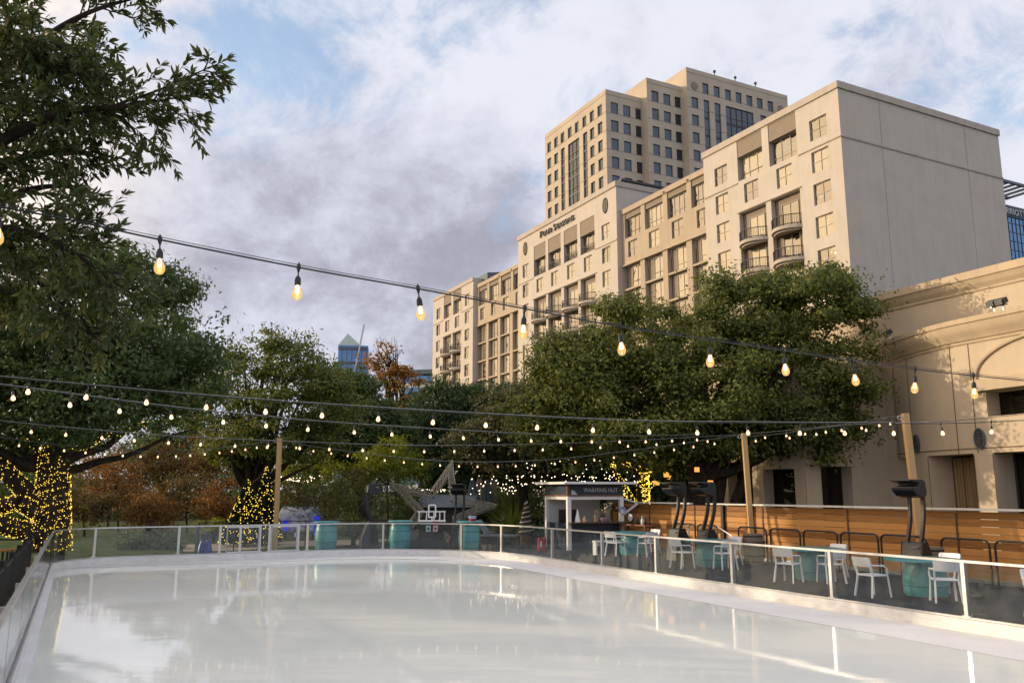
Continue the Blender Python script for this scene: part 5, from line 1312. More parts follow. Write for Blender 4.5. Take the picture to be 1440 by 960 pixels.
o = thing('tin_tub', 'red and pale blue tin on the right barrel table', 'tin', at(660, 740, 31.8) * Vector((1, 1, 0)) + Vector((0.12, -0.12, 1.09)), 0)
mb = MB(); mb.lathe([(0.12, 0), (0.13, 0.1)], (0, 0, 0), 14); mb.build('base', M['red'], o); mb = MB(); mb.lathe([(0.14, 0.10), (0.15, 0.19)], (0, 0, 0), 14); mb.build('lid', M['bluefabric'], o)

# ================================================================== GARDEN BEHIND
def umbrella(px, Y, h, m, label):
    o = thing('closed_umbrella', label, 'umbrella', at(px, 735, Y) * Vector((1, 1, 0)), 0, 'closed garden umbrellas left of the kiosk')
    mb = MB(); mb.tube([(0, 0, 0), (0, 0, h)], 0.03, 6); mb.build('pole', M['wood_dk'], o)
    mb = MB(); n = 16; b0 = 0
    pr = [(0.30, h - 1.75), (0.27, h - 1.2), (0.2, h - 0.6), (0.09, h - 0.1), (0.02, h)]
    for r, z in pr:
        for j in range(n): a = 2 * PI * j / n; q = r * (1 + 0.22 * (1 if j % 2 else -1)); mb.v.append((q * math.cos(a), q * math.sin(a), z))
    for k in range(len(pr) - 1):
        for j in range(n): a, b = k * n + j, k * n + (j + 1) % n; mb.f.append((a, b, b + n, a + n)); mb.mi.append(0)
    mb.build('canopy', M[m], o, smooth=True)
    mb = MB(); mb.lathe([(0.25, 0), (0.25, 0.08), (0.05, 0.1)], (0, 0, 0), 14); mb.build('base', M['iron'], o)
for a in ((664, 44, 2.9, 'umbrella_b', 'blue-grey closed garden umbrella, leftmost of the row'), (674, 45, 3.0, 'umbrella', 'tan closed garden umbrella beside the leftmost blue-grey one'), (685, 44.5, 2.8, 'umbrella_b', 'blue-grey closed garden umbrella in the middle of the row'),
          (693, 45.5, 2.95, 'umbrella', 'tan closed garden umbrella right of middle in the row'), (722, 45, 2.8, 'umbrella_b', 'blue-grey closed garden umbrella nearest the roped cone')): umbrella(*a)
def lounge(px, Y, rz, m, label):
    o = thing('covered_lounger', label, 'lounger', at(px, 735, Y) * Vector((1, 1, 0)), rz, 'covered loungers on the lawn')
    mb = MB(); mb.box((0, 0, 0.35), (1.7, 0.65, 0.1)); mb.box((0.75, 0, 0.68), (0.75, 0.65, 0.09), Matrix.Rotation(R(-50), 3, 'Y')); bevel(mb.build('cushion', M[m], o), 0.03)
    for x in (-0.75, 0.6):
        for y in (-0.26, 0.26): mb = MB(); mb.bar((x, y, 0), (x, y, 0.30), 0.05); mb.build('leg', M['iron'], o)
lounge(706, 40, R(15), 'bluefabric', 'lounger with blue and white cover beside the roped cone')
lounge(682, 41, R(20), 'frame_dark', 'dark covered lounger left of the blue and white one')
lounge(703, 36, R(160), 'umbrella_b', 'green-grey covered lounger on the lawn edge behind the boards')
# roped cone topiary
o = thing('roped_cone_tree', 'slim cone tree wound with tan rope standing left of the kiosk', 'topiary', at(740, 745, 34) * Vector((1, 1, 0)), 0)
mb = MB(); mb.lathe([(0.26, 0.45), (0.28, 0.6), (0.2, 1.1), (0.09, 1.6), (0.02, 1.85)], (0, 0, 0), 14); mb.build('cone', M['bark'], o, smooth=True)
mb = MB(); mb.tube([((0.30 - 0.27 * t) * math.cos(t * 46), (0.30 - 0.27 * t) * math.sin(t * 46), 0.5 + 1.32 * t) for t in np.linspace(0, 1, 120)], 0.035, 5); mb.build('rope', M['umbrella'], o, smooth=True)
mb = MB(); mb.lathe([(0.2, 0), (0.26, 0.45), (0.24, 0.46)], (0, 0, 0), 14); mb.build('pot', M['wood_dk'], o, smooth=True)

# pale inflatable stall with blue lights, behind the left light post
o = thing('event_tent', 'small white tent with blue lit base and red roof edge beside post', 'tent', at(424, 740, 40) * Vector((1, 1, 0)), R(-8))
mb = MB(); mb.extrude([(-1.0, -0.5, 0.35), (-1.0, 0.5, 0.35), (-1.0, 0.42, 1.15), (-1.0, 0.0, 1.5), (-1.0, -0.42, 1.15)], (1.9, 0, 0)); bevel(mb.build('canopy', M['bluefabric'], o), 0.08)
mb = MB(); mb.bar((-1.15, -0.45, 1.45), (-0.25, -0.30, 1.92), 0.10, 0.05); mb.build('roof_edge', M['red'], o)
mb = MB()
for x in (-0.95, -0.55, 0.95): mb.box((x, -0.56, 0.62), (0.16 if x < 0.9 else 0.22, 0.05, 0.5 if x < 0.9 else 0.85))
mb.build('light_panel', M['bluelight'], o)
for x in (-0.95, 0.9):
    for y in (-0.4, 0.4): mb = MB(); mb.bar((x, y, 0), (x, y, 0.42), 0.07); mb.build('leg', M['iron'], o)

# blue skating aids behind the glass
for k, (px, nm) in enumerate(((284, 'blue plastic skating aid, left of two behind the far boards'), (292, 'blue plastic skating aid, right of two behind the far boards'))):
    o = thing('skating_aid', nm, 'skating aid', at(px, 775, 30.6) * Vector((1, 1, 0)), R(10 * k), 'skating aids')
    mb = MB(); mb.lathe([(0.16, 0), (0.165, 0.05), (0.12, 0.28), (0.07, 0.42), (0.06, 0.46)], (0, 0, 0), 14); mb.build('body', M['blue'], o, smooth=True)
    mb = MB(); mb.tube([(-0.05, 0, 0.45), (-0.05, 0, 0.74), (0.05, 0, 0.74), (0.05, 0, 0.45)], 0.015, 6); mb.build('handle', M['blue'], o)
o = thing('post_sign', 'slim dark steel post behind the boards beside the skating aids', 'post', at(276, 770, 30.3) * Vector((1, 1, 0)), 0)
mb = MB(); mb.box((0, 0, 0.5), (0.08, 0.08, 1.0)); mb.build('shaft', M['slate'], o)
mb = MB(); mb.box((0, 0, 1.01), (0.11, 0.11, 0.02)); mb.build('cap', M['frame_dark'], o)
# black low rail behind the far boards
o = thing('garden_rail', 'thin black garden rail running behind the far boards', 'railing', at(300, 740, 31.8) * Vector((1, 1, 0)), 0)
ol = o.location; pts = [at(px, 740, Y) * Vector((1, 1, 0)) - ol for px, Y in ((280, 31.2), (330, 31.8), (375, 32.4), (430, 33.2), (500, 34), (545, 34.4))]
mb = MB()
for z in (1.05, 0.6): mb.tube([p + Vector((0, 0, z)) for p in pts], 0.02, 6)
mb.build('rail', M['iron'], o)
for p in pts: mb = MB(); mb.tube([p, p + Vector((0, 0, 1.07))], 0.025, 6); mb.build('post', M['iron'], o)

# ================================================================== LIGHT POSTS
def light_post(px_top, py_top, px_bot, Y, label):
    T = at(px_top, py_top, Y); B = at(px_bot, 740, Y); sl_ = (T.x - B.x) / (T.z - B.z); base = Vector((B.x - sl_ * B.z, Y, 0)); T = T - base
    o = thing('light_post', label, 'post', base, 0, 'raw timber light posts')
    mb = MB(); mb.bar((0, 0, -0.1), T, 0.16, 0.15); mb.build('timber', M['pine'], o)
    mb = MB(); mb.tube([T + Vector((-0.11, -0.02, -0.12)), T + Vector((0.11, -0.02, -0.12))], 0.02, 6); mb.tube([T + Vector((-0.16 + 0.05 * math.cos(a), -0.02, -0.12 + 0.05 * math.sin(a))) for a in np.linspace(0, 2 * PI, 11)], 0.012, 5, cap=False); mb.build('eye_bolt', M['steel'], o)
    return base + T
PR = light_post(1272.5, 581, 1292, 21.8, 'leaning raw timber light post nearest, right of the oak crown')
PM = light_post(1046, 609, 1056, 28.0, 'raw timber light post in front of the oak trunks')
PL = light_post(393.5, 616, 388, 30.8, 'raw timber light post behind the far boards by the lit cone trees')

# ================================================================== STRING LIGHTS
def bulb_meshes(detail):
    s = MB(); s.tube([(0, 0, 0.02), (0, 0, -0.055)], 0.0045, 6); s.lathe([(0.013, -0.118), (0.0195, -0.112), (0.0195, -0.082), (0.016, -0.068), (0.006, -0.054)], (0, 0, 0), 12)
    s.lathe([(0.006, -0.03), (0.013, -0.004), (0.013, 0.012), (0.005, 0.03)], (0, 0, 0), 8)
    sk_ = s.mesh('bulb', M['black'], True)
    gprof = [(0.013, -0.117), (0.016, -0.128), (0.026, -0.150), (0.0315, -0.172), (0.029, -0.193), (0.018, -0.208), (0.004, -0.213)]
    if not detail: gprof = [(r * 0.9, -0.117 + (z + 0.117) * 0.78) for r, z in gprof]
    g = MB(); g.lathe(gprof, (0, 0, 0), 16)
    if detail:
        gl = g.mesh('glass', M['bulbglass'], True)
        f = MB(); 
        for a in (0, PI / 2): f.tube([(0.004 * math.cos(a), 0.004 * math.sin(a), -0.122), (0.009 * math.cos(a), 0.009 * math.sin(a), -0.165), (-0.009 * math.cos(a), -0.009 * math.sin(a), -0.165), (-0.004 * math.cos(a), -0.004 * math.sin(a), -0.122)], 0.0042, 5)
        return sk_, gl, f.mesh('filament', M['filament'], True)
    return sk_, g.mesh('glass', M['bulbfar'], True), None
BM = {True: bulb_meshes(True), False: bulb_meshes(False)}
def string(label, cable, ys, bulbs, detail=False, wire=None, tails=None):
    """cable: surveyed (px,py) points; ys: (px, distance ahead) at two bearings - a straight run in plan"""
    (xa, Ya), (xb, Yb) = ys
    def dist(px):
        return 1.0 / (1 / Ya + (1 / Yb - 1 / Ya) * (px - xa) / (xb - xa))
    P = [at(x, y, dist(x)) for x, y in cable]
    # smooth sag between surveyed points
    D = catmull(P, 6)
    o0 = D[0].copy(); o = thing('string_light', label, 'string light', o0, 0, 'festoon string lights over the rink')
    rad = 0.0055 if detail else 0.0065
    mb = MB(); mb.tube([p - o0 for p in D], rad, 6); mb.build('cable', M['black'], o, smooth=True)
    mb = MB(); n = len(D); mb.tube([p - o0 + Vector((0, 0, 0.016)) for k, p in enumerate(D)], rad * 0.42, 5); mb.build('support_wire', M['steel'] if not detail else M['iron'], o, smooth=True)
    A, B, C_ = BM[detail]
    xs = [c[0] for c in cable]
    for bx in bulbs:
        best = min(range(len(D)), key=lambda k: abs((lambda q: 720 + FOC * q[0])((D[k].x / (D[k].y * CS + (D[k].z - CAMH) * SN),)) - bx))
        # refine along neighbouring segment
        bp_ = None
        for k in range(max(0, best - 1), min(len(D) - 1, best + 1)):
            for t in np.linspace(0, 1, 12):
                p = D[k].lerp(D[k + 1], t); e = abs(720 + FOC * p.x / (p.y * CS + (p.z - CAMH) * SN) - bx)
                if bp_ is None or e < bp_[0]: bp_ = (e, p)
        p = bp_[1] - o0
        b = linkmesh('bulb', A, o, p); b.rotation_euler = (R(random.uniform(-6, 6)), R(random.uniform(-8, 8)), random.uniform(0, 3))
        linkmesh('glass', B, b)
        if C_: linkmesh('filament', C_, b)
    return o
string('nearest black string of clear bulbs, crossing the sky and hotel', [(-190, 262), (-90, 276), (0, 291), (112, 312), (225, 337), (420, 376), (588, 406), (738, 434), (872, 459), (1000, 478), (1100, 492), (1198, 507), (1287, 519), (1369, 528), (1440, 535), (1500, 541)], ((225, 4.7), (1369, 7.57)),
       [-2, 225, 420, 587, 738, 872, 998, 1102, 1198, 1287, 1369, 1446], True)
string('second nearest string of bulbs, its cable crossing in front of the right timber post', [(-60, 523), (0, 530), (240, 552), (450, 568), (680, 582), (900, 592), (1060, 594), (1240, 595), (1340, 595), (1440, 591), (1500, 587)], ((0, 10.6), (1440, 13.6)),
       [-42, 41, 124, 208, 291, 374, 452, 532, 609, 684, 758, 834, 911, 980, 1049, 1125, 1187, 1258, 1323, 1394])
string('third string of bulbs, high at left and ending on the middle timber post', [(-40, 536), (0, 541), (240, 572), (340, 582), (470, 594), (680, 607), (770, 611), (900, 613), (980, 611)] , ((0, 11.0), (1046, 28.0)),
       [17, 96, 167, 241, 314, 376, 435, 497, 550, 604, 652, 699, 747, 790, 832, 870, 908, 944, 979])
string('fourth string of bulbs, sagging across the dark trees to the middle timber post', [(-40, 587), (0, 592), (80, 600), (240, 613), (390, 620), (560, 626), (680, 626), (780, 624), (860, 621), (920, 618), (1043, 611)], ((0, 17.5), (1046, 28.0)),
       [-5, 44, 94, 144, 190, 237, 284, 331, 376, 420, 465, 510, 554, 597, 639, 682, 724, 763, 804, 845, 884, 923, 962, 996])
string('string of small bulbs rising from the wrapped trunk to the left timber post', [(-30, 612), (0, 615), (80, 625), (180, 634), (240, 635), (300, 631), (350, 625), (392, 618)], ((0, 24.0), (393, 30.8)),
       [-4, 28, 58, 90, 120, 148, 173, 199, 223, 247, 268, 288, 309, 327, 345, 362, 378])
string('farthest low string of bulbs sagging from the left to the middle timber post', [(394, 618), (430, 626), (470, 632), (560, 643), (640, 649), (720, 649), (800, 644), (900, 632), (980, 621), (1044, 611)], ((393, 30.8), (1046, 28.0)),
       [417, 441, 466, 490, 516, 541, 567, 593, 618, 645, 671, 699, 725, 752, 781, 808, 835, 863, 892, 920, 947, 976, 1005])
string('string of bulbs rising from the middle to the right timber post', [(1047, 611), (1100, 606), (1160, 600), (1210, 594), (1240, 589), (1271, 584)], ((1046, 28.0), (1272, 21.8)),
       [1075, 1104, 1133, 1160, 1183, 1211, 1235, 1250])
string('short string of bulbs just below another, between middle and right timber posts', [(1048, 614), (1090, 611), (1140, 604), (1190, 598), (1240, 596), (1300, 594), (1380, 588), (1440, 582)], ((1048, 27.8), (1440, 18.0)),
       [1062, 1110, 1147, 1187, 1218])

# ================================================================== TREES
OAK2, _p = tree('oak_tree', 'huge dark spreading oak at left with light-wrapped trunk', 'tree', at(72, 765, 27) * Vector((1, 1, 0)), at(76, 655, 27), 0.30,
     bl([(70, 450, 2.8), (190, 440, 2.2, 1), (240, 500, 1.8), (120, 530, 2.3, -1), (0, 520, 2.7), (-90, 440, 3.0), (10, 590, 1.7, 1), (200, 548, 1.6, 1), (-60, 580, 2), (130, 400, 1.8, 1.5), (265, 545, 1.2, 0.5), (40, 625, 1.0, 2)], 27),
     OAK, 690, 200, 0.92, 0.18, 0.082, 3, 'tall trees around the rink', nlimb=26)
fairy_src = []
def wrap_lights(name, label, paths, per, m, size, seed, group=None):
    r = np.random.default_rng(seed); V = []; F = []; k = 0
    octa = np.array([(1, 0, 0), (-1, 0, 0), (0, 1, 0), (0, -1, 0), (0, 0, 1), (0, 0, -1)], float); tri = np.array([(0, 2, 4), (2, 1, 4), (1, 3, 4), (3, 0, 4), (2, 0, 5), (1, 2, 5), (3, 1, 5), (0, 3, 5)])
    for a, b, r0, r1, n in paths:
        a = np.array(a); b = np.array(b); d = b - a; d /= np.linalg.norm(d)
        x = np.cross(d, (0.3, 0.9, 0.2)); x /= np.linalg.norm(x); y = np.cross(d, x)
        for _ in range(int(n * 1.6)):
            t = r.random(); an = r.random() * 2 * PI; rr_ = r0 + (r1 - r0) * t; an = an if r.random() < 0.35 else (t * np.linalg.norm(b - a) * 9.0 + r.normal() * 0.25) + (r.integers(0, 3) * 2.1)
            c = a + (b - a) * t + (x * math.cos(an) + y * math.sin(an)) * (rr_ + 0.02)
            V.append(octa * size * r.uniform(0.7, 1.2) + c); F.append(tri + 6 * k); k += 1
    me = npmesh(name, np.concatenate(V), np.concatenate(F), m); o = linkmesh(name, me)
    return tag(o, label, 'fairy lights', group, 'stuff')
B = lambda px, py, Y: at(px, py, Y)
# wrapped stems of the big oak
mb = MB()
stems = [(B(70, 775, 27), B(74, 690, 27), 0.62, 0.50, 420), (B(74, 690, 27), B(78, 622, 27), 0.50, 0.42, 300), (B(62, 715, 26.8), B(0, 655, 26.6), 0.30, 0.24, 130), (B(0, 655, 26.6), B(-40, 630, 26.5), 0.24, 0.2, 60),
         (B(60, 725, 26.6), B(28, 706, 26.3), 0.26, 0.24, 90), (B(28, 706, 26.3), B(-20, 716, 26.2), 0.24, 0.22, 100), (B(60, 752, 26.6), B(-20, 733, 26.2), 0.30, 0.26, 170), (B(85, 628, 27), B(122, 624, 27), 0.2, 0.15, 60), (B(122, 624, 27), B(142, 612, 27), 0.15, 0.13, 40), (B(142, 612, 27), B(180, 606, 27.2), 0.13, 0.1, 45), (B(180, 606, 27.2), B(205, 596, 27.3), 0.1, 0.08, 30), (B(60, 640, 27), B(42, 612, 27), 0.2, 0.15, 30), (B(78, 622, 27), B(80, 600, 27), 0.25, 0.2, 30)]
ob = OAK2.location
for a, b, r0, r1, n in stems: mb.tube([a - ob, (a + b) / 2 - ob, b - ob], [r0 * 0.96, (r0 + r1) / 2 * 0.96, r1 * 0.96], 10)
mb.build('wrapped_limb', M['bark'], OAK2, smooth=True)
wrap_lights('fairy_lights', 'dense yellow fairy lights wound round trunk of the left oak', stems, 1, M['fairy'], 0.014, 5)

tree('oak_tree', 'mid green oak rising behind the far boards left of the timber post', 'tree', at(345, 758, 38) * Vector((1, 1, 0)), at(352, 690, 38), 0.26,
     bl([(395, 505, 1.5), (345, 545, 1.9, 1), (430, 560, 1.9), (370, 600, 1.8, -1), (300, 585, 1.7, 1), (462, 595, 1.4), (392, 475, 0.7), (420, 500, 0.8), (440, 530, 1.2), (465, 560, 1.2), (330, 520, 1.1), (330, 620, 1.2), (425, 625, 1.2)], 38),
     OAKF, 330, 140, 0.80, 0.20, 0.085, 4, 'tall trees around the rink', nlimb=20)
tree('oak_tree', 'green oak behind the leftmost string bulbs, right of the mid oak', 'tree', at(510, 750, 46) * Vector((1, 1, 0)), at(508, 690, 46), 0.25,
     bl([(490, 565, 1.8), (512, 595, 1.5), (500, 620, 1.7), (465, 545, 1.4, 1), (475, 600, 1.6), (450, 630, 1.5), (535, 645, 1.2), (528, 590, 1.3), (548, 615, 1.2), (490, 530, 0.8), (512, 540, 0.6)], 46),
     OAK, 380, 140, 0.9, 0.23, 0.10, 5, 'tall trees around the rink')
tree('autumn_tree', 'orange autumn tree with bare top twigs between the two far glass towers', 'tree', at(556, 745, 58) * Vector((1, 1, 0)), at(560, 610, 58), 0.20,
     bl([(545, 515, 1.0), (572, 545, 1.2), (553, 530, 1.1), (585, 590, 1.3), (575, 625, 1.5), (525, 510, 0.7), (560, 585, 1.2), (545, 490, 0.6), (540, 610, 1.2), (590, 645, 1.4), (600, 560, 0.7)], 58),
     ORANGE, 210, 46, 0.7, 0.22, 0.13, 6, None, nlimb=30)
mb = MB(); tb = bpy.data.objects['autumn_tree']; tl = tb.location
r6 = np.random.default_rng(61)
for k in range(26):
    a = at(552 + r6.uniform(-8, 8), 515, 58) - tl; b = at(545 + r6.uniform(-26, 24), r6.uniform(472, 505), 58 + r6.uniform(-1, 1)) - tl
    mb.tube([a, a.lerp(b, 0.5) + Vector(r6.normal(size=3) * 0.12), b], [0.035, 0.022, 0.010], 5)
mb.build('bare_twigs', M['twig'], tb)
for i, (lb, bs, base, sd_) in enumerate((('dark evergreen tree left in the row under the hotel left end', [(606, 590, 1.9), (598, 630, 2.0), (620, 560, 1.2), (640, 600, 1.7), (625, 650, 1.9)], (612, 748), 7),
        ('dark evergreen tree in the middle of the row under the hotel', [(672, 575, 1.7), (665, 615, 2.0), (690, 600, 1.8), (650, 565, 1.0), (700, 640, 2.0), (655, 655, 1.9)], (675, 748), 8),
        ('dark evergreen tree behind the kiosk roof, under the big oak', [(800, 655, 1.9), (775, 640, 1.4), (830, 650, 1.8), (850, 640, 1.5), (815, 680, 1.8)], (805, 752), 17),
        ('dark evergreen tree behind the small wrapped tree, under the big oak', [(890, 655, 1.8), (870, 640, 1.5), (920, 660, 1.7), (945, 650, 1.6), (905, 685, 1.8), (960, 680, 1.5)], (900, 752), 18),
        ('dark evergreen tree at right of the row, touching the olive tree', [(722, 570, 1.3), (715, 605, 1.8), (745, 600, 1.7), (740, 645, 1.9), (705, 560, 0.9)], (730, 748), 9))):
    tree('evergreen_tree', lb, 'tree', at(*base, 50) * Vector((1, 1, 0)), at(base[0], 690, 50), 0.24, bl(bs, 50), CED, 620, 80, 0.75, 0.26, 0.075, sd_, 'row of evergreens before the hotel', droop=-0.8, nlimb=10)
tree('olive_tree', 'olive green tree right of the evergreen row and left of the big oak', 'tree', at(735, 745, 42) * Vector((1, 1, 0)), at(738, 680, 42), 0.24,
     bl([(720, 590, 1.8), (770, 565, 1.7), (700, 630, 1.5), (790, 620, 1.7), (750, 625, 1.8), (665, 620, 1.2), (680, 645, 1.2), (760, 650, 1.4)], 42),
     OLIVE, 330, 170, 0.9, 0.20, 0.09, 10, 'tall trees around the rink')
BIG, _p = tree('oak_tree', 'broad live oak with several trunks in front of the hotel end', 'tree', at(985, 752, 35.5) * Vector((1, 1, 0)), at(988, 668, 35.5), 0.42,
     bl([(830, 535, 2.4), (895, 490, 1.9, -1), (975, 475, 2.1, 1), (1065, 455, 2.2), (1140, 440, 1.9, -1), (1160, 490, 1.7, -1), (1150, 565, 1.7, -1.5), (1100, 550, 2.4, -1), (1000, 560, 2.4, -2), (900, 575, 2.1, -1.5), (808, 600, 1.7), (1185, 595, 0.9, -2), (1130, 615, 1.2, -1.5), (1040, 605, 1.6, -1), (940, 615, 1.5, -1), (1180, 408, 0.85, -1), (765, 585, 1.3), (1205, 438, 0.6, -1.5), (1010, 415, 0.9), (1100, 405, 0.9), (860, 450, 1.0), (1205, 550, 0.7, -2), (880, 640, 1.0), (790, 500, 1.2), (1160, 395, 0.7)], 36),
     OAKF, 640, 300, 1.0, 0.20, 0.095, 12, 'tall trees around the rink', nlimb=10, shell=0.74)
mb = MB(); ob = BIG.location
for a, b, r0, r1 in (((958, 752), (925, 610), 0.24, 0.14), ((972, 755), (965, 600), 0.30, 0.18), ((1000, 755), (1018, 600), 0.26, 0.16), ((1012, 752), (1070, 590), 0.24, 0.13), ((985, 750), (900, 600), 0.2, 0.1)):
    A, Bq = at(*a, 35.5) - ob, at(*b, 35.2) - ob; A.z = -0.1; m_ = A.lerp(Bq, 0.5) + Vector((0.15, 0, 0.2)); mb.tube([A, A.lerp(m_, 0.5), m_, m_.lerp(Bq, 0.5), Bq], [r0 * 1.25, r0, r0 * 0.9, (r0 + r1) / 2, r1], 10)
mb.build('trunk', M['bark'], BIG, smooth=True)
# small wrapped tree behind the kiosk
wt, _p = tree('wrapped_tree', 'small tree wound in dense yellow lights behind the kiosk right end', 'tree', at(903, 740, 36.3) * Vector((1, 1, 0)), at(903, 680, 36.3), 0.22,
     bl([(890, 632, 0.5), (915, 630, 0.5)], 36.3), OAK, 30, 30, 0.4, 0.14, 0.06, 13, None, nlimb=6)
stems = [(B(905, 712, 36.3), B(904, 668, 36.3), 0.25, 0.24, 270), (B(903, 670, 36.3), B(892, 654, 36.3), 0.2, 0.14, 80), (B(893, 655, 36.3), B(876, 648, 36.3), 0.14, 0.10, 40), (B(905, 670, 36.3), B(918, 648, 36.3), 0.18, 0.12, 80), (B(918, 648, 36.3), B(924, 632, 36.3), 0.12, 0.09, 30), (B(890, 705, 36.2), B(868, 668, 36.2), 0.12, 0.1, 60), (B(868, 668, 36.2), B(860, 650, 36.2), 0.1, 0.08, 26), (B(898, 650, 36.3), B(895, 630, 36.3), 0.1, 0.08, 24), (B(910, 690, 36.2), B(921, 676, 36.2), 0.07, 0.05, 16), (B(880, 712, 36.2), B(873, 690, 36.2), 0.18, 0.12, 40)]
mb = MB(); ob = wt.location
for a, b, r0, r1, n in stems: mb.tube([a - ob, (a + b) / 2 - ob, b - ob], [r0 * 0.95, (r0 + r1) / 2 * 0.95, r1 * 0.95], 8)
mb.build('wrapped_limb', M['bark'], wt, smooth=True)
wrap_lights('fairy_lights', 'dense yellow fairy lights wound round the small tree by the kiosk', stems, 1, M['fairy'], 0.023, 15)
# scattered white fairy lights hung under the trees behind the kiosk
r8 = np.random.default_rng(8); V = []; F = []
octa = np.array([(1, 0, 0), (-1, 0, 0), (0, 1, 0), (0, -1, 0), (0, 0, 1), (0, 0, -1)], float); tri = np.array([(0, 2, 4), (2, 1, 4), (1, 3, 4), (3, 0, 4), (2, 0, 5), (1, 2, 5), (3, 1, 5), (0, 3, 5)])
k = 0
for _ in range(190):
    px = r8.uniform(660, 895); py = r8.uniform(642, 684) if px > 735 else r8.uniform(668, 695)
    if px > 735 and r8.random() < 0.4: py = r8.uniform(668, 684)
    c = np.array(at(px, py, r8.uniform(36.5, 44))); V.append(octa * 0.027 + c); F.append(tri + 6 * k); k += 1
for _ in range(40):
    px = r8.uniform(395, 450); c = np.array(at(px, 670 + r8.normal() * 1.5 + 6 * math.sin((px - 395) / 55 * PI), 43)); V.append(octa * 0.03 + c); F.append(tri + 6 * k); k += 1
for _ in range(22):
    px = r8.uniform(585, 640); c = np.array(at(px, 689 + r8.normal() * 1.0, 43)); V.append(octa * 0.03 + c); F.append(tri + 6 * k); k += 1
tag(linkmesh('fairy_lights', npmesh('fairy_lights', np.concatenate(V), np.concatenate(F), M['fairywhite'])), 'loose scatter of white fairy lights in the dark trees behind the kiosk', 'fairy lights', None, 'stuff')
# hanging lanterns in the oak
for k, (px, py, s_) in enumerate(((937, 667, 0.19), (941, 671, 0.14), (921, 678, 0.13), (924, 679, 0.15), (980, 660, 0.18), (999, 679, 0.2))):
    o = thing('lantern', ['square orange lantern, upper of the left close pair under the oak', 'small orange lantern tucked below the upper left one under the oak', 'tiny orange lantern lowest left under the oak', 'orange lantern touching the lowest left tiny one', 'orange lantern hanging highest between the oak trunks', 'single large orange lantern hanging rightmost among the oak trunks'][k], 'lantern', at(px, py, 34.6), 0.3 * k, 'orange lanterns under the live oak')
    mb = MB(); mb.box((0, 0, 0), (s_, s_, s_ * 1.15)); bevel(mb.build('shade', M['lantern'], o), 0.02)
    mb = MB(); mb.tube([(0, 0, s_ * 0.58), (0, 0, 1.3)], 0.008, 5); mb.build('cord', M['iron'], o)
    mb = MB()
    for z in (-1, 1): mb.box((0, 0, z * s_ * 0.59), (s_ * 1.06, s_ * 1.06, 0.02))
    mb.build('frame', M['iron'], o)
# lit cone Christmas trees
def cone_tree(px, Y, h, rad, label, sd_):
    r = np.random.default_rng(sd_); loc = at(px, 740, Y) * Vector((1, 1, 0)); o = thing('christmas_tree', label, 'christmas tree', loc, 0, 'lit cone trees by the left post')
    n = 9000; z = h * (1 - np.sqrt(r.random(n))) * 0.98 + 0.1; a = r.random(n) * 2 * PI; rr_ = rad * (1 - z / (h * 1.02)) * (0.62 + 0.42 * r.random(n)) + 0.03
    rr_ *= 1 + 0.10 * np.sin(z * 14 + a * 2)
    C = np.stack([rr_ * np.cos(a), rr_ * np.sin(a), z], 1); D = np.stack([np.cos(a), np.sin(a), np.full(n, -0.25)], 1) + unit(n, r) * 0.5; D /= np.linalg.norm(D, axis=1, keepdims=True)
    V, F = leaf_arrays(C, D, 0.16, 0.05, r); linkmesh('foliage', npmesh('foliage', V, F, FIR), o)
    mb = MB(); mb.tube([(0, 0, 0), (0, 0, h * 0.95)], [0.07, 0.01], 8); mb.build('trunk', M['bark'], o)
    n = 340; z = h * np.where(r.random(n) < 0.35, r.random(n), 1 - np.sqrt(r.random(n))) * 0.97 + 0.1; a = r.random(n) * 2 * PI; rr_ = rad * (1 - z / (h * 1.02)) * 1.06 + 0.03
    P_ = np.stack([rr_ * np.cos(a), rr_ * np.sin(a), z], 1)
    lo = linkmesh('light_set', npmesh('light_set', np.concatenate([octa * 0.021 + p for p in P_]), np.concatenate([tri + 6 * i for i in range(n)]), M['fairy']), o); lo['kind'] = 'stuff'
cone_tree(345, 35.2, 2.65, 1.0, 'lit cone tree with yellow lights, shorter left one by the timber post', 21)
cone_tree(371, 36.0, 3.2, 0.75, 'lit cone tree with yellow lights, taller one touching the timber post', 22)

# ---- shrubs
def shrub(px, py, Y, r_, leafm, label, sd_, n=160, nl=60, L=0.15, W=0.07, group='shrubs beyond the far boards', cr=0.55, blobs=None, tr=0.05):
    b = bl(blobs or [(px, py, r_), (px - 14, py + 12, r_ * 0.8), (px + 14, py + 12, r_ * 0.8)], Y)
    return tree('shrub', label, 'shrub', at(px, 755, Y) * Vector((1, 1, 0)), at(px, min(py + 30, 735), Y), tr, b, leafm, n, nl, cr, L, W, sd_, group, nlimb=10, thin=0.012, bark='twig')
MIXED = leafmat('mixed_brown_green_leaves', [(0.045, 0.055, 0.02), (0.10, 0.08, 0.028), (0.18, 0.115, 0.034), (0.11, 0.12, 0.036)], 0.36, patch=0.5, pscale=0.6)
shrub(118, 700, 42, 1.2, MIXED, 'brown-green shrub right behind the wrapped trunk', 31, 70, 90, 0.16, 0.075, cr=0.75)
shrub(165, 678, 47, 1.4, RUSTY, 'rusty brown autumn shrub second right of the wrapped trunk', 32, 75, 80, 0.16, 0.075, cr=0.8)
shrub(212, 712, 43, 1.0, RUSTY, 'low dark rusty shrub in the middle of the autumn bank', 33, 60, 80, 0.15, 0.07, cr=0.7)
shrub(262, 690, 46, 1.5, MIXED, 'tall brown-green shrub left of the lit cone trees', 34, 80, 90, 0.16, 0.075, cr=0.8)
shrub(312, 702, 42, 1.2, RUSTY, 'rusty orange shrub touching the lit cone trees', 35, 70, 80, 0.15, 0.07, cr=0.7)
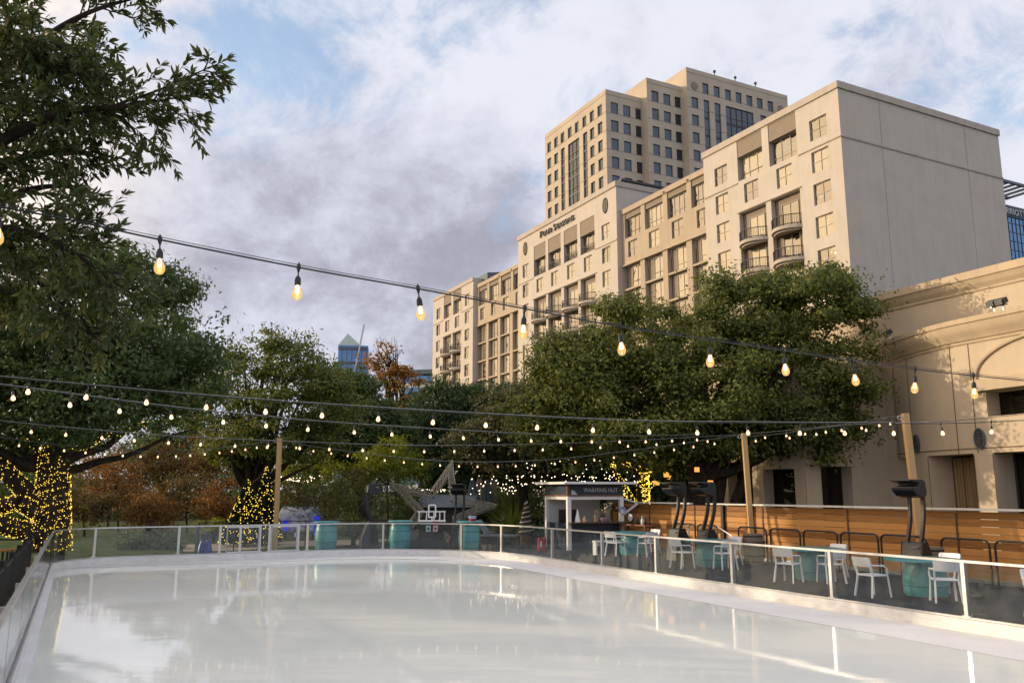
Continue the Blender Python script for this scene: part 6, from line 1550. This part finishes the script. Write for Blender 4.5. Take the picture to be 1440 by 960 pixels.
shrub(225, 655, 52, 1.5, MIXED, 'tall mixed shrub rising behind the autumn bank', 36, 80, 90, 0.18, 0.08, cr=0.9)
shrub(150, 645, 52, 1.3, RUSTY, 'russet shrub below the bright sky gap', 42, 60, 70, 0.16, 0.075, cr=0.8)
shrub(288, 640, 53, 1.5, RUSTY, 'russet tall shrub under the mid green oak', 44, 70, 80, 0.17, 0.08, cr=0.85)
tree('oak_tree', 'loose green tree behind the autumn bank, left of the mid green oak', 'tree', at(232, 750, 57) * Vector((1, 1, 0)), at(230, 670, 57), 0.2,
     bl([(215, 620, 1.5), (255, 610, 1.6), (285, 630, 1.4), (185, 640, 1.2), (235, 640, 1.5)], 57), OAK, 170, 110, 0.95, 0.24, 0.10, 45, 'tall trees around the rink')
shrub(545, 650, 43, 1.1, LIME, 'bright yellow-green shrub under the strings left of the star', 37, 150, blobs=[(545, 648, 1.1), (515, 660, 0.9), (575, 655, 0.9), (555, 632, 0.7), (470, 665, 0.6), (455, 650, 0.5)])
shrub(500, 700, 39, 1.1, OLIVE, 'brown-green bare shrub behind the left patio heater', 38, 170, 40, 0.12, 0.05, blobs=[(500, 690, 1.1), (540, 695, 1.2), (470, 705, 0.9), (570, 705, 0.8)])
shrub(440, 700, 40, 1.0, OLIVE, 'brown-green bare shrub right of the left timber post', 39, 130, 36, 0.12, 0.05, blobs=[(440, 690, 1.1), (410, 695, 0.8), (455, 715, 0.8)])
shrub(420, 665, 46, 0.9, LIME, 'lime shrub with lights high behind the left timber post', 40, 90, 40, blobs=[(415, 655, 0.8), (440, 662, 0.7), (400, 668, 0.6)])
shrub(210, 768, 33.5, 0.55, OAK, 'low clipped green hedge seen through the far left panel', 41, 110, 60, 0.09, 0.05, blobs=[(180, 766, 0.5), (200, 766, 0.5), (220, 766, 0.5), (240, 766, 0.5)], cr=0.3)
shrub(300, 742, 37, 0.5, LIME, 'small lime green shrub left of the lit cone trees', 43, 50, 40, 0.10, 0.05, blobs=[(300, 738, 0.45), (285, 744, 0.4), (315, 745, 0.4)], cr=0.3)
# yuccas
def yucca(px, Y, h, label, sd_):
    r = np.random.default_rng(sd_); o = thing('yucca_plant', label, 'plant', at(px, 740, Y) * Vector((1, 1, 0)), 0, 'spiky yuccas')
    d = unit(220, r); d[:, 2] = np.abs(d[:, 2]) * 0.9 + 0.15; d /= np.linalg.norm(d, axis=1, keepdims=True); L = h * 0.85
    V, F = leaf_arrays(d * L * 0.5 + np.array([0, 0, h * 0.25]), d, L, 0.06, r); linkmesh('blades', npmesh('blades', V, F, LIME if False else OAKF), o)
    mb = MB(); mb.tube([(0, 0, 0), (0, 0, h * 0.3)], 0.08, 8); mb.build('stem', M['bark'], o)
yucca(718, 37, 1.5, 'spiky green yucca left of the roped cone', 51)
yucca(497, 35.5, 1.2, 'spiky grey-green yucca under the left patio heater', 52)
yucca(722, 43.5, 2.6, 'tall spiky yucca among the closed umbrellas', 53)

# dark wood closing the view far behind
r9 = np.random.default_rng(9); blobs = []
for x in np.arange(-75, 30, 2.2):
    Y = 72 + r9.uniform(-5, 8) - max(0, (x + 10)) * 0.25; h = r9.uniform(7.0, 8.4) if x < -12 else r9.uniform(4.5, 6.5)
    blobs.append((Vector((x, Y, h * 0.35)), h * 0.55)); blobs.append((Vector((x + 1, Y - 1.5, h * 0.2)), h * 0.5))
P, C, D = crown_points(blobs, 1900, 70, 1.3, r9); V, F = leaf_arrays(C, D, 0.38, 0.17, r9)
tag(linkmesh('far_woods', npmesh('far_woods', V, F, OAK)), 'dark belt of far woods closing the view behind the gardens', 'woods', None, 'stuff')
# under-storey hedge behind the fence and under the oaks
r10 = np.random.default_rng(10); blobs = []
for px in np.arange(575, 760, 9): blobs.append((at(px, 722, 47.5), 1.1))
P, C, D = crown_points(blobs, 420, 60, 0.7, r10); V, F = leaf_arrays(C, D, 0.2, 0.09, r10)
tag(linkmesh('hedge', npmesh('hedge', V, F, CED)), 'dark clipped hedge running behind the umbrellas and shed', 'hedge')

# ================================================================== NEAR TREE (overhanging branches, top left)
nt_ = thing('overhanging_tree', 'near evergreen tree whose long-leaved branches overhang the top left', 'tree', (-6.6, 4.4, 0))
no = nt_.location; r11 = np.random.default_rng(77)
mbw = MB(); LC = []; LD = []; LL = []
def pathpts(P, n=10): return catmull([at(x, y, Y) for x, y, Y in P], n)
def twig(p, d, L, depth=0, r0=0.006, dens=1.0):
    d = Vector(d).normalized(); n = 6; pts = [Vector(p)]; dd = d.copy()
    for k in range(n):
        dd = (dd + Vector(r11.normal(size=3) * 0.10) + Vector((0, 0, -0.035))).normalized(); pts.append(pts[-1] + dd * L / n)
    mbw.tube([q - no for q in pts], [r0 * (1 - 0.75 * k / n) for k in range(n + 1)], 5)
    m = int(L / 0.019 * dens)
    for k in range(m):
        t = 0.12 + 0.88 * (k + r11.random()) / m; i = min(int(t * n), n - 1); q = pts[i].lerp(pts[i + 1], t * n - i); ax = (pts[i + 1] - pts[i]).normalized()
        side = ax.cross(Vector(r11.normal(size=3))).normalized(); ld = (ax * r11.uniform(0.5, 1.1) + side * r11.uniform(0.5, 1.0)).normalized(); l = r11.uniform(0.055, 0.092)
        LC.append(q + ld * (l * 0.5)); LD.append(ld); LL.append(l)
    for k in range(5):
        ld = (dd + Vector(r11.normal(size=3) * 0.35)).normalized(); l = r11.uniform(0.05, 0.085); LC.append(pts[-1] + ld * l * 0.5); LD.append(ld); LL.append(l)
    if depth < 1:
        for k in range(int(3 + L * 4)):
            t = r11.uniform(0.15, 0.9); i = min(int(t * n), n - 1); q = pts[i].lerp(pts[i + 1], t * n - i); ax = (pts[i + 1] - pts[i]).normalized(); side = ax.cross(Vector(r11.normal(size=3))).normalized()
            twig(q, ax * 0.75 + side * 0.7, L * r11.uniform(0.35, 0.6), depth + 1, r0 * 0.6, dens)
def branch(P, r0, r1, ntw, tl, t0=0.1, dens=1.0, spread=0.9):
    D = pathpts(P); n = len(D) - 1; mbw.tube([q - no for q in D], [r0 + (r1 - r0) * k / n for k in range(n + 1)], 7)
    for k in range(ntw):
        t = t0 + (1 - t0) * (k + r11.random()) / ntw; i = min(int(t * n), n - 1); q = D[i].lerp(D[i + 1], t * n - i); ax = (D[i + 1] - D[i]).normalized(); side = ax.cross(Vector(r11.normal(size=3))).normalized()
        twig(q, ax * 0.8 + side * spread, tl * r11.uniform(0.55, 1.15) * (1.1 - 0.5 * t), 0, 0.006, dens)
    twig(D[-1], D[-1] - D[-2], tl * 0.6, 1)
branch([(-190, 330, 4.6), (-90, 270, 4.7), (0, 200, 4.9), (90, 160, 5.0), (170, 150, 5.0), (235, 140, 5.0)], 0.06, 0.006, 40, 0.55, dens=0.9)
branch([(150, 152, 5.0), (215, 130, 5.0), (262, 110, 5.0), (292, 96, 5.0)], 0.010, 0.003, 7, 0.22, t0=0.3, spread=0.6)
branch([(-170, 250, 5.4), (-60, 150, 5.5), (40, 70, 5.5), (120, 20, 5.5), (210, -8, 5.5)], 0.05, 0.006, 30, 0.5)
branch([(-150, 220, 5.0), (-60, 120, 5.0), (10, 60, 5.0), (70, 60, 5.0), (120, 90, 5.0)], 0.05, 0.008, 34, 0.55)
branch([(-150, 330, 5.0), (-50, 260, 5.1), (40, 220, 5.2), (110, 215, 5.2), (150, 228, 5.2)], 0.045, 0.005, 20, 0.38)
branch([(-150, 360, 5.8), (-60, 320, 5.8), (30, 270, 5.8), (100, 262, 5.8), (110, 275, 5.8)], 0.04, 0.005, 13, 0.35)
branch([(-150, 350, 4.9), (-40, 320, 5.0), (50, 330, 5.0), (110, 360, 5.0), (165, 400, 5.0)], 0.04, 0.006, 30, 0.5)
branch([(-150, 380, 5.5), (-40, 370, 5.5), (40, 390, 5.5), (100, 430, 5.5), (130, 470, 5.5)], 0.04, 0.005, 24, 0.45)
branch([(-120, 200, 5.9), (-50, 60, 6.0), (30, -30, 6.0), (120, -60, 6.0), (200, -50, 6.0)], 0.04, 0.006, 26, 0.6)
branch([(-160, 180, 6.2), (-80, 130, 6.2), (-10, 120, 6.2), (60, 130, 6.2), (120, 160, 6.2)], 0.04, 0.006, 26, 0.5)
# upright stem and boughs joining it
mbw.tube([Vector((0, 0, -0.1)), Vector((0.05, 0.1, 1.4)), Vector((0.0, 0.2, 2.8)), Vector((0.2, 0.4, 4.2)), Vector((0.1, 0.5, 6.2))], [0.24, 0.19, 0.16, 0.12, 0.05], 10)
for P in ((-190, 330, 4.6), (-170, 250, 5.4), (-150, 220, 5.0), (-150, 330, 5.0), (-150, 360, 5.8), (-150, 350, 4.9), (-150, 380, 5.5), (-120, 200, 5.9), (-160, 180, 6.2)):
    q = at(*P) - no; z = max(1.6, q.z - 0.9); s_ = Vector((0.08, 0.25, z)); mbw.tube([s_, s_.lerp(q, 0.5) + Vector((0, 0, 0.12)), q], [0.09, 0.075, 0.055], 7)
mbw.build('trunk', M['bark'], nt_, smooth=True)
rb = np.random.default_rng(99)
gp = np.array((6.2, 13.2, 0.1)); gd = np.array(sd)
def gap(Q):  # opening shaped in the added foliage so sun reaches the right boards
    d = Q - gp; t = d @ gd; return np.linalg.norm(d - t[:, None] * gd, axis=1) > 1.5
P, Cx, Dx = crown_points([(Vector((-13.5, 6, 5.5)), 2.6), (Vector((-14.5, 11, 5.8)), 3.0), (Vector((-16, 16, 5.6)), 3.1), (Vector((-17.5, 20, 5.0)), 2.6), (Vector((-12.5, 2, 6)), 2.4), (Vector((-18, 13, 8.0)), 2.6), (Vector((-14, 7, 3.0)), 2.4), (Vector((-15.5, 12, 2.8)), 2.6), (Vector((-17.5, 17, 2.8)), 2.6), (Vector((-19.5, 21, 2.8)), 2.4), (Vector((-13, 2, 3.0)), 2.2)], 820, 110, 0.95, rb, flat=0.5, cut=gap)  # unseen leaf masses added beyond the left edge to keep sun off the ice
Vx, Fx = leaf_arrays(Cx - np.array(no), Dx, 0.17, 0.07, rb); linkmesh('added_shade_foliage', npmesh('added_shade_foliage', Vx, Fx, OAKB), nt_)
# long leaves with a fold along the midrib: six corners, four facets
C = np.array([tuple(q - no) for q in LC]); D = np.array([tuple(q) for q in LD]); L = np.array(LL)[:, None]; n = len(C)
Nn = unit(n, r11) + np.array([0, 0, 0.9]); T = np.cross(D, Nn); T /= np.linalg.norm(T, axis=1, keepdims=True); Q = np.cross(T, D)
w = L * 0.125; sag = Q * L * 0.10
V = np.empty((n, 8, 3)); s0, s1 = C - D * L * 0.5, C + D * L * 0.5 - sag
m1, m2 = C - D * L * 0.2 + sag * 0.3, C + D * L * 0.18 + sag * 0.2
V[:, 0] = s0; V[:, 1] = m1 + T * w + Q * w * 0.3; V[:, 2] = m2 + T * w * 0.9 + Q * w * 0.3; V[:, 3] = s1; V[:, 4] = m2 - T * w * 0.9 + Q * w * 0.3; V[:, 5] = m1 - T * w + Q * w * 0.3; V[:, 6] = m1; V[:, 7] = m2
idx = np.arange(n)[:, None] * 8
F = np.concatenate([idx + np.array([0, 1, 6, 5]), idx + np.array([1, 2, 7, 6]), idx + np.array([6, 7, 4, 5]), idx + np.array([2, 3, 4, 7])], 0)
linkmesh('crown', npmesh('crown', V.reshape(-1, 3), F, OAKB), nt_)
print('near leaves', n)

# lettering becomes plain geometry
bpy.context.view_layer.update(); dg = bpy.context.evaluated_depsgraph_get()
for o in [o for o in col.objects if o.type == 'FONT']:
    me = bpy.data.meshes.new_from_object(o.evaluated_get(dg)); n = o.name; p, l, r_, s_ = o.parent, o.location.copy(), o.rotation_euler.copy(), o.scale.copy()
    bpy.data.objects.remove(o); q = linkmesh(n, me, p, l); q.rotation_euler = r_; q.scale = s_
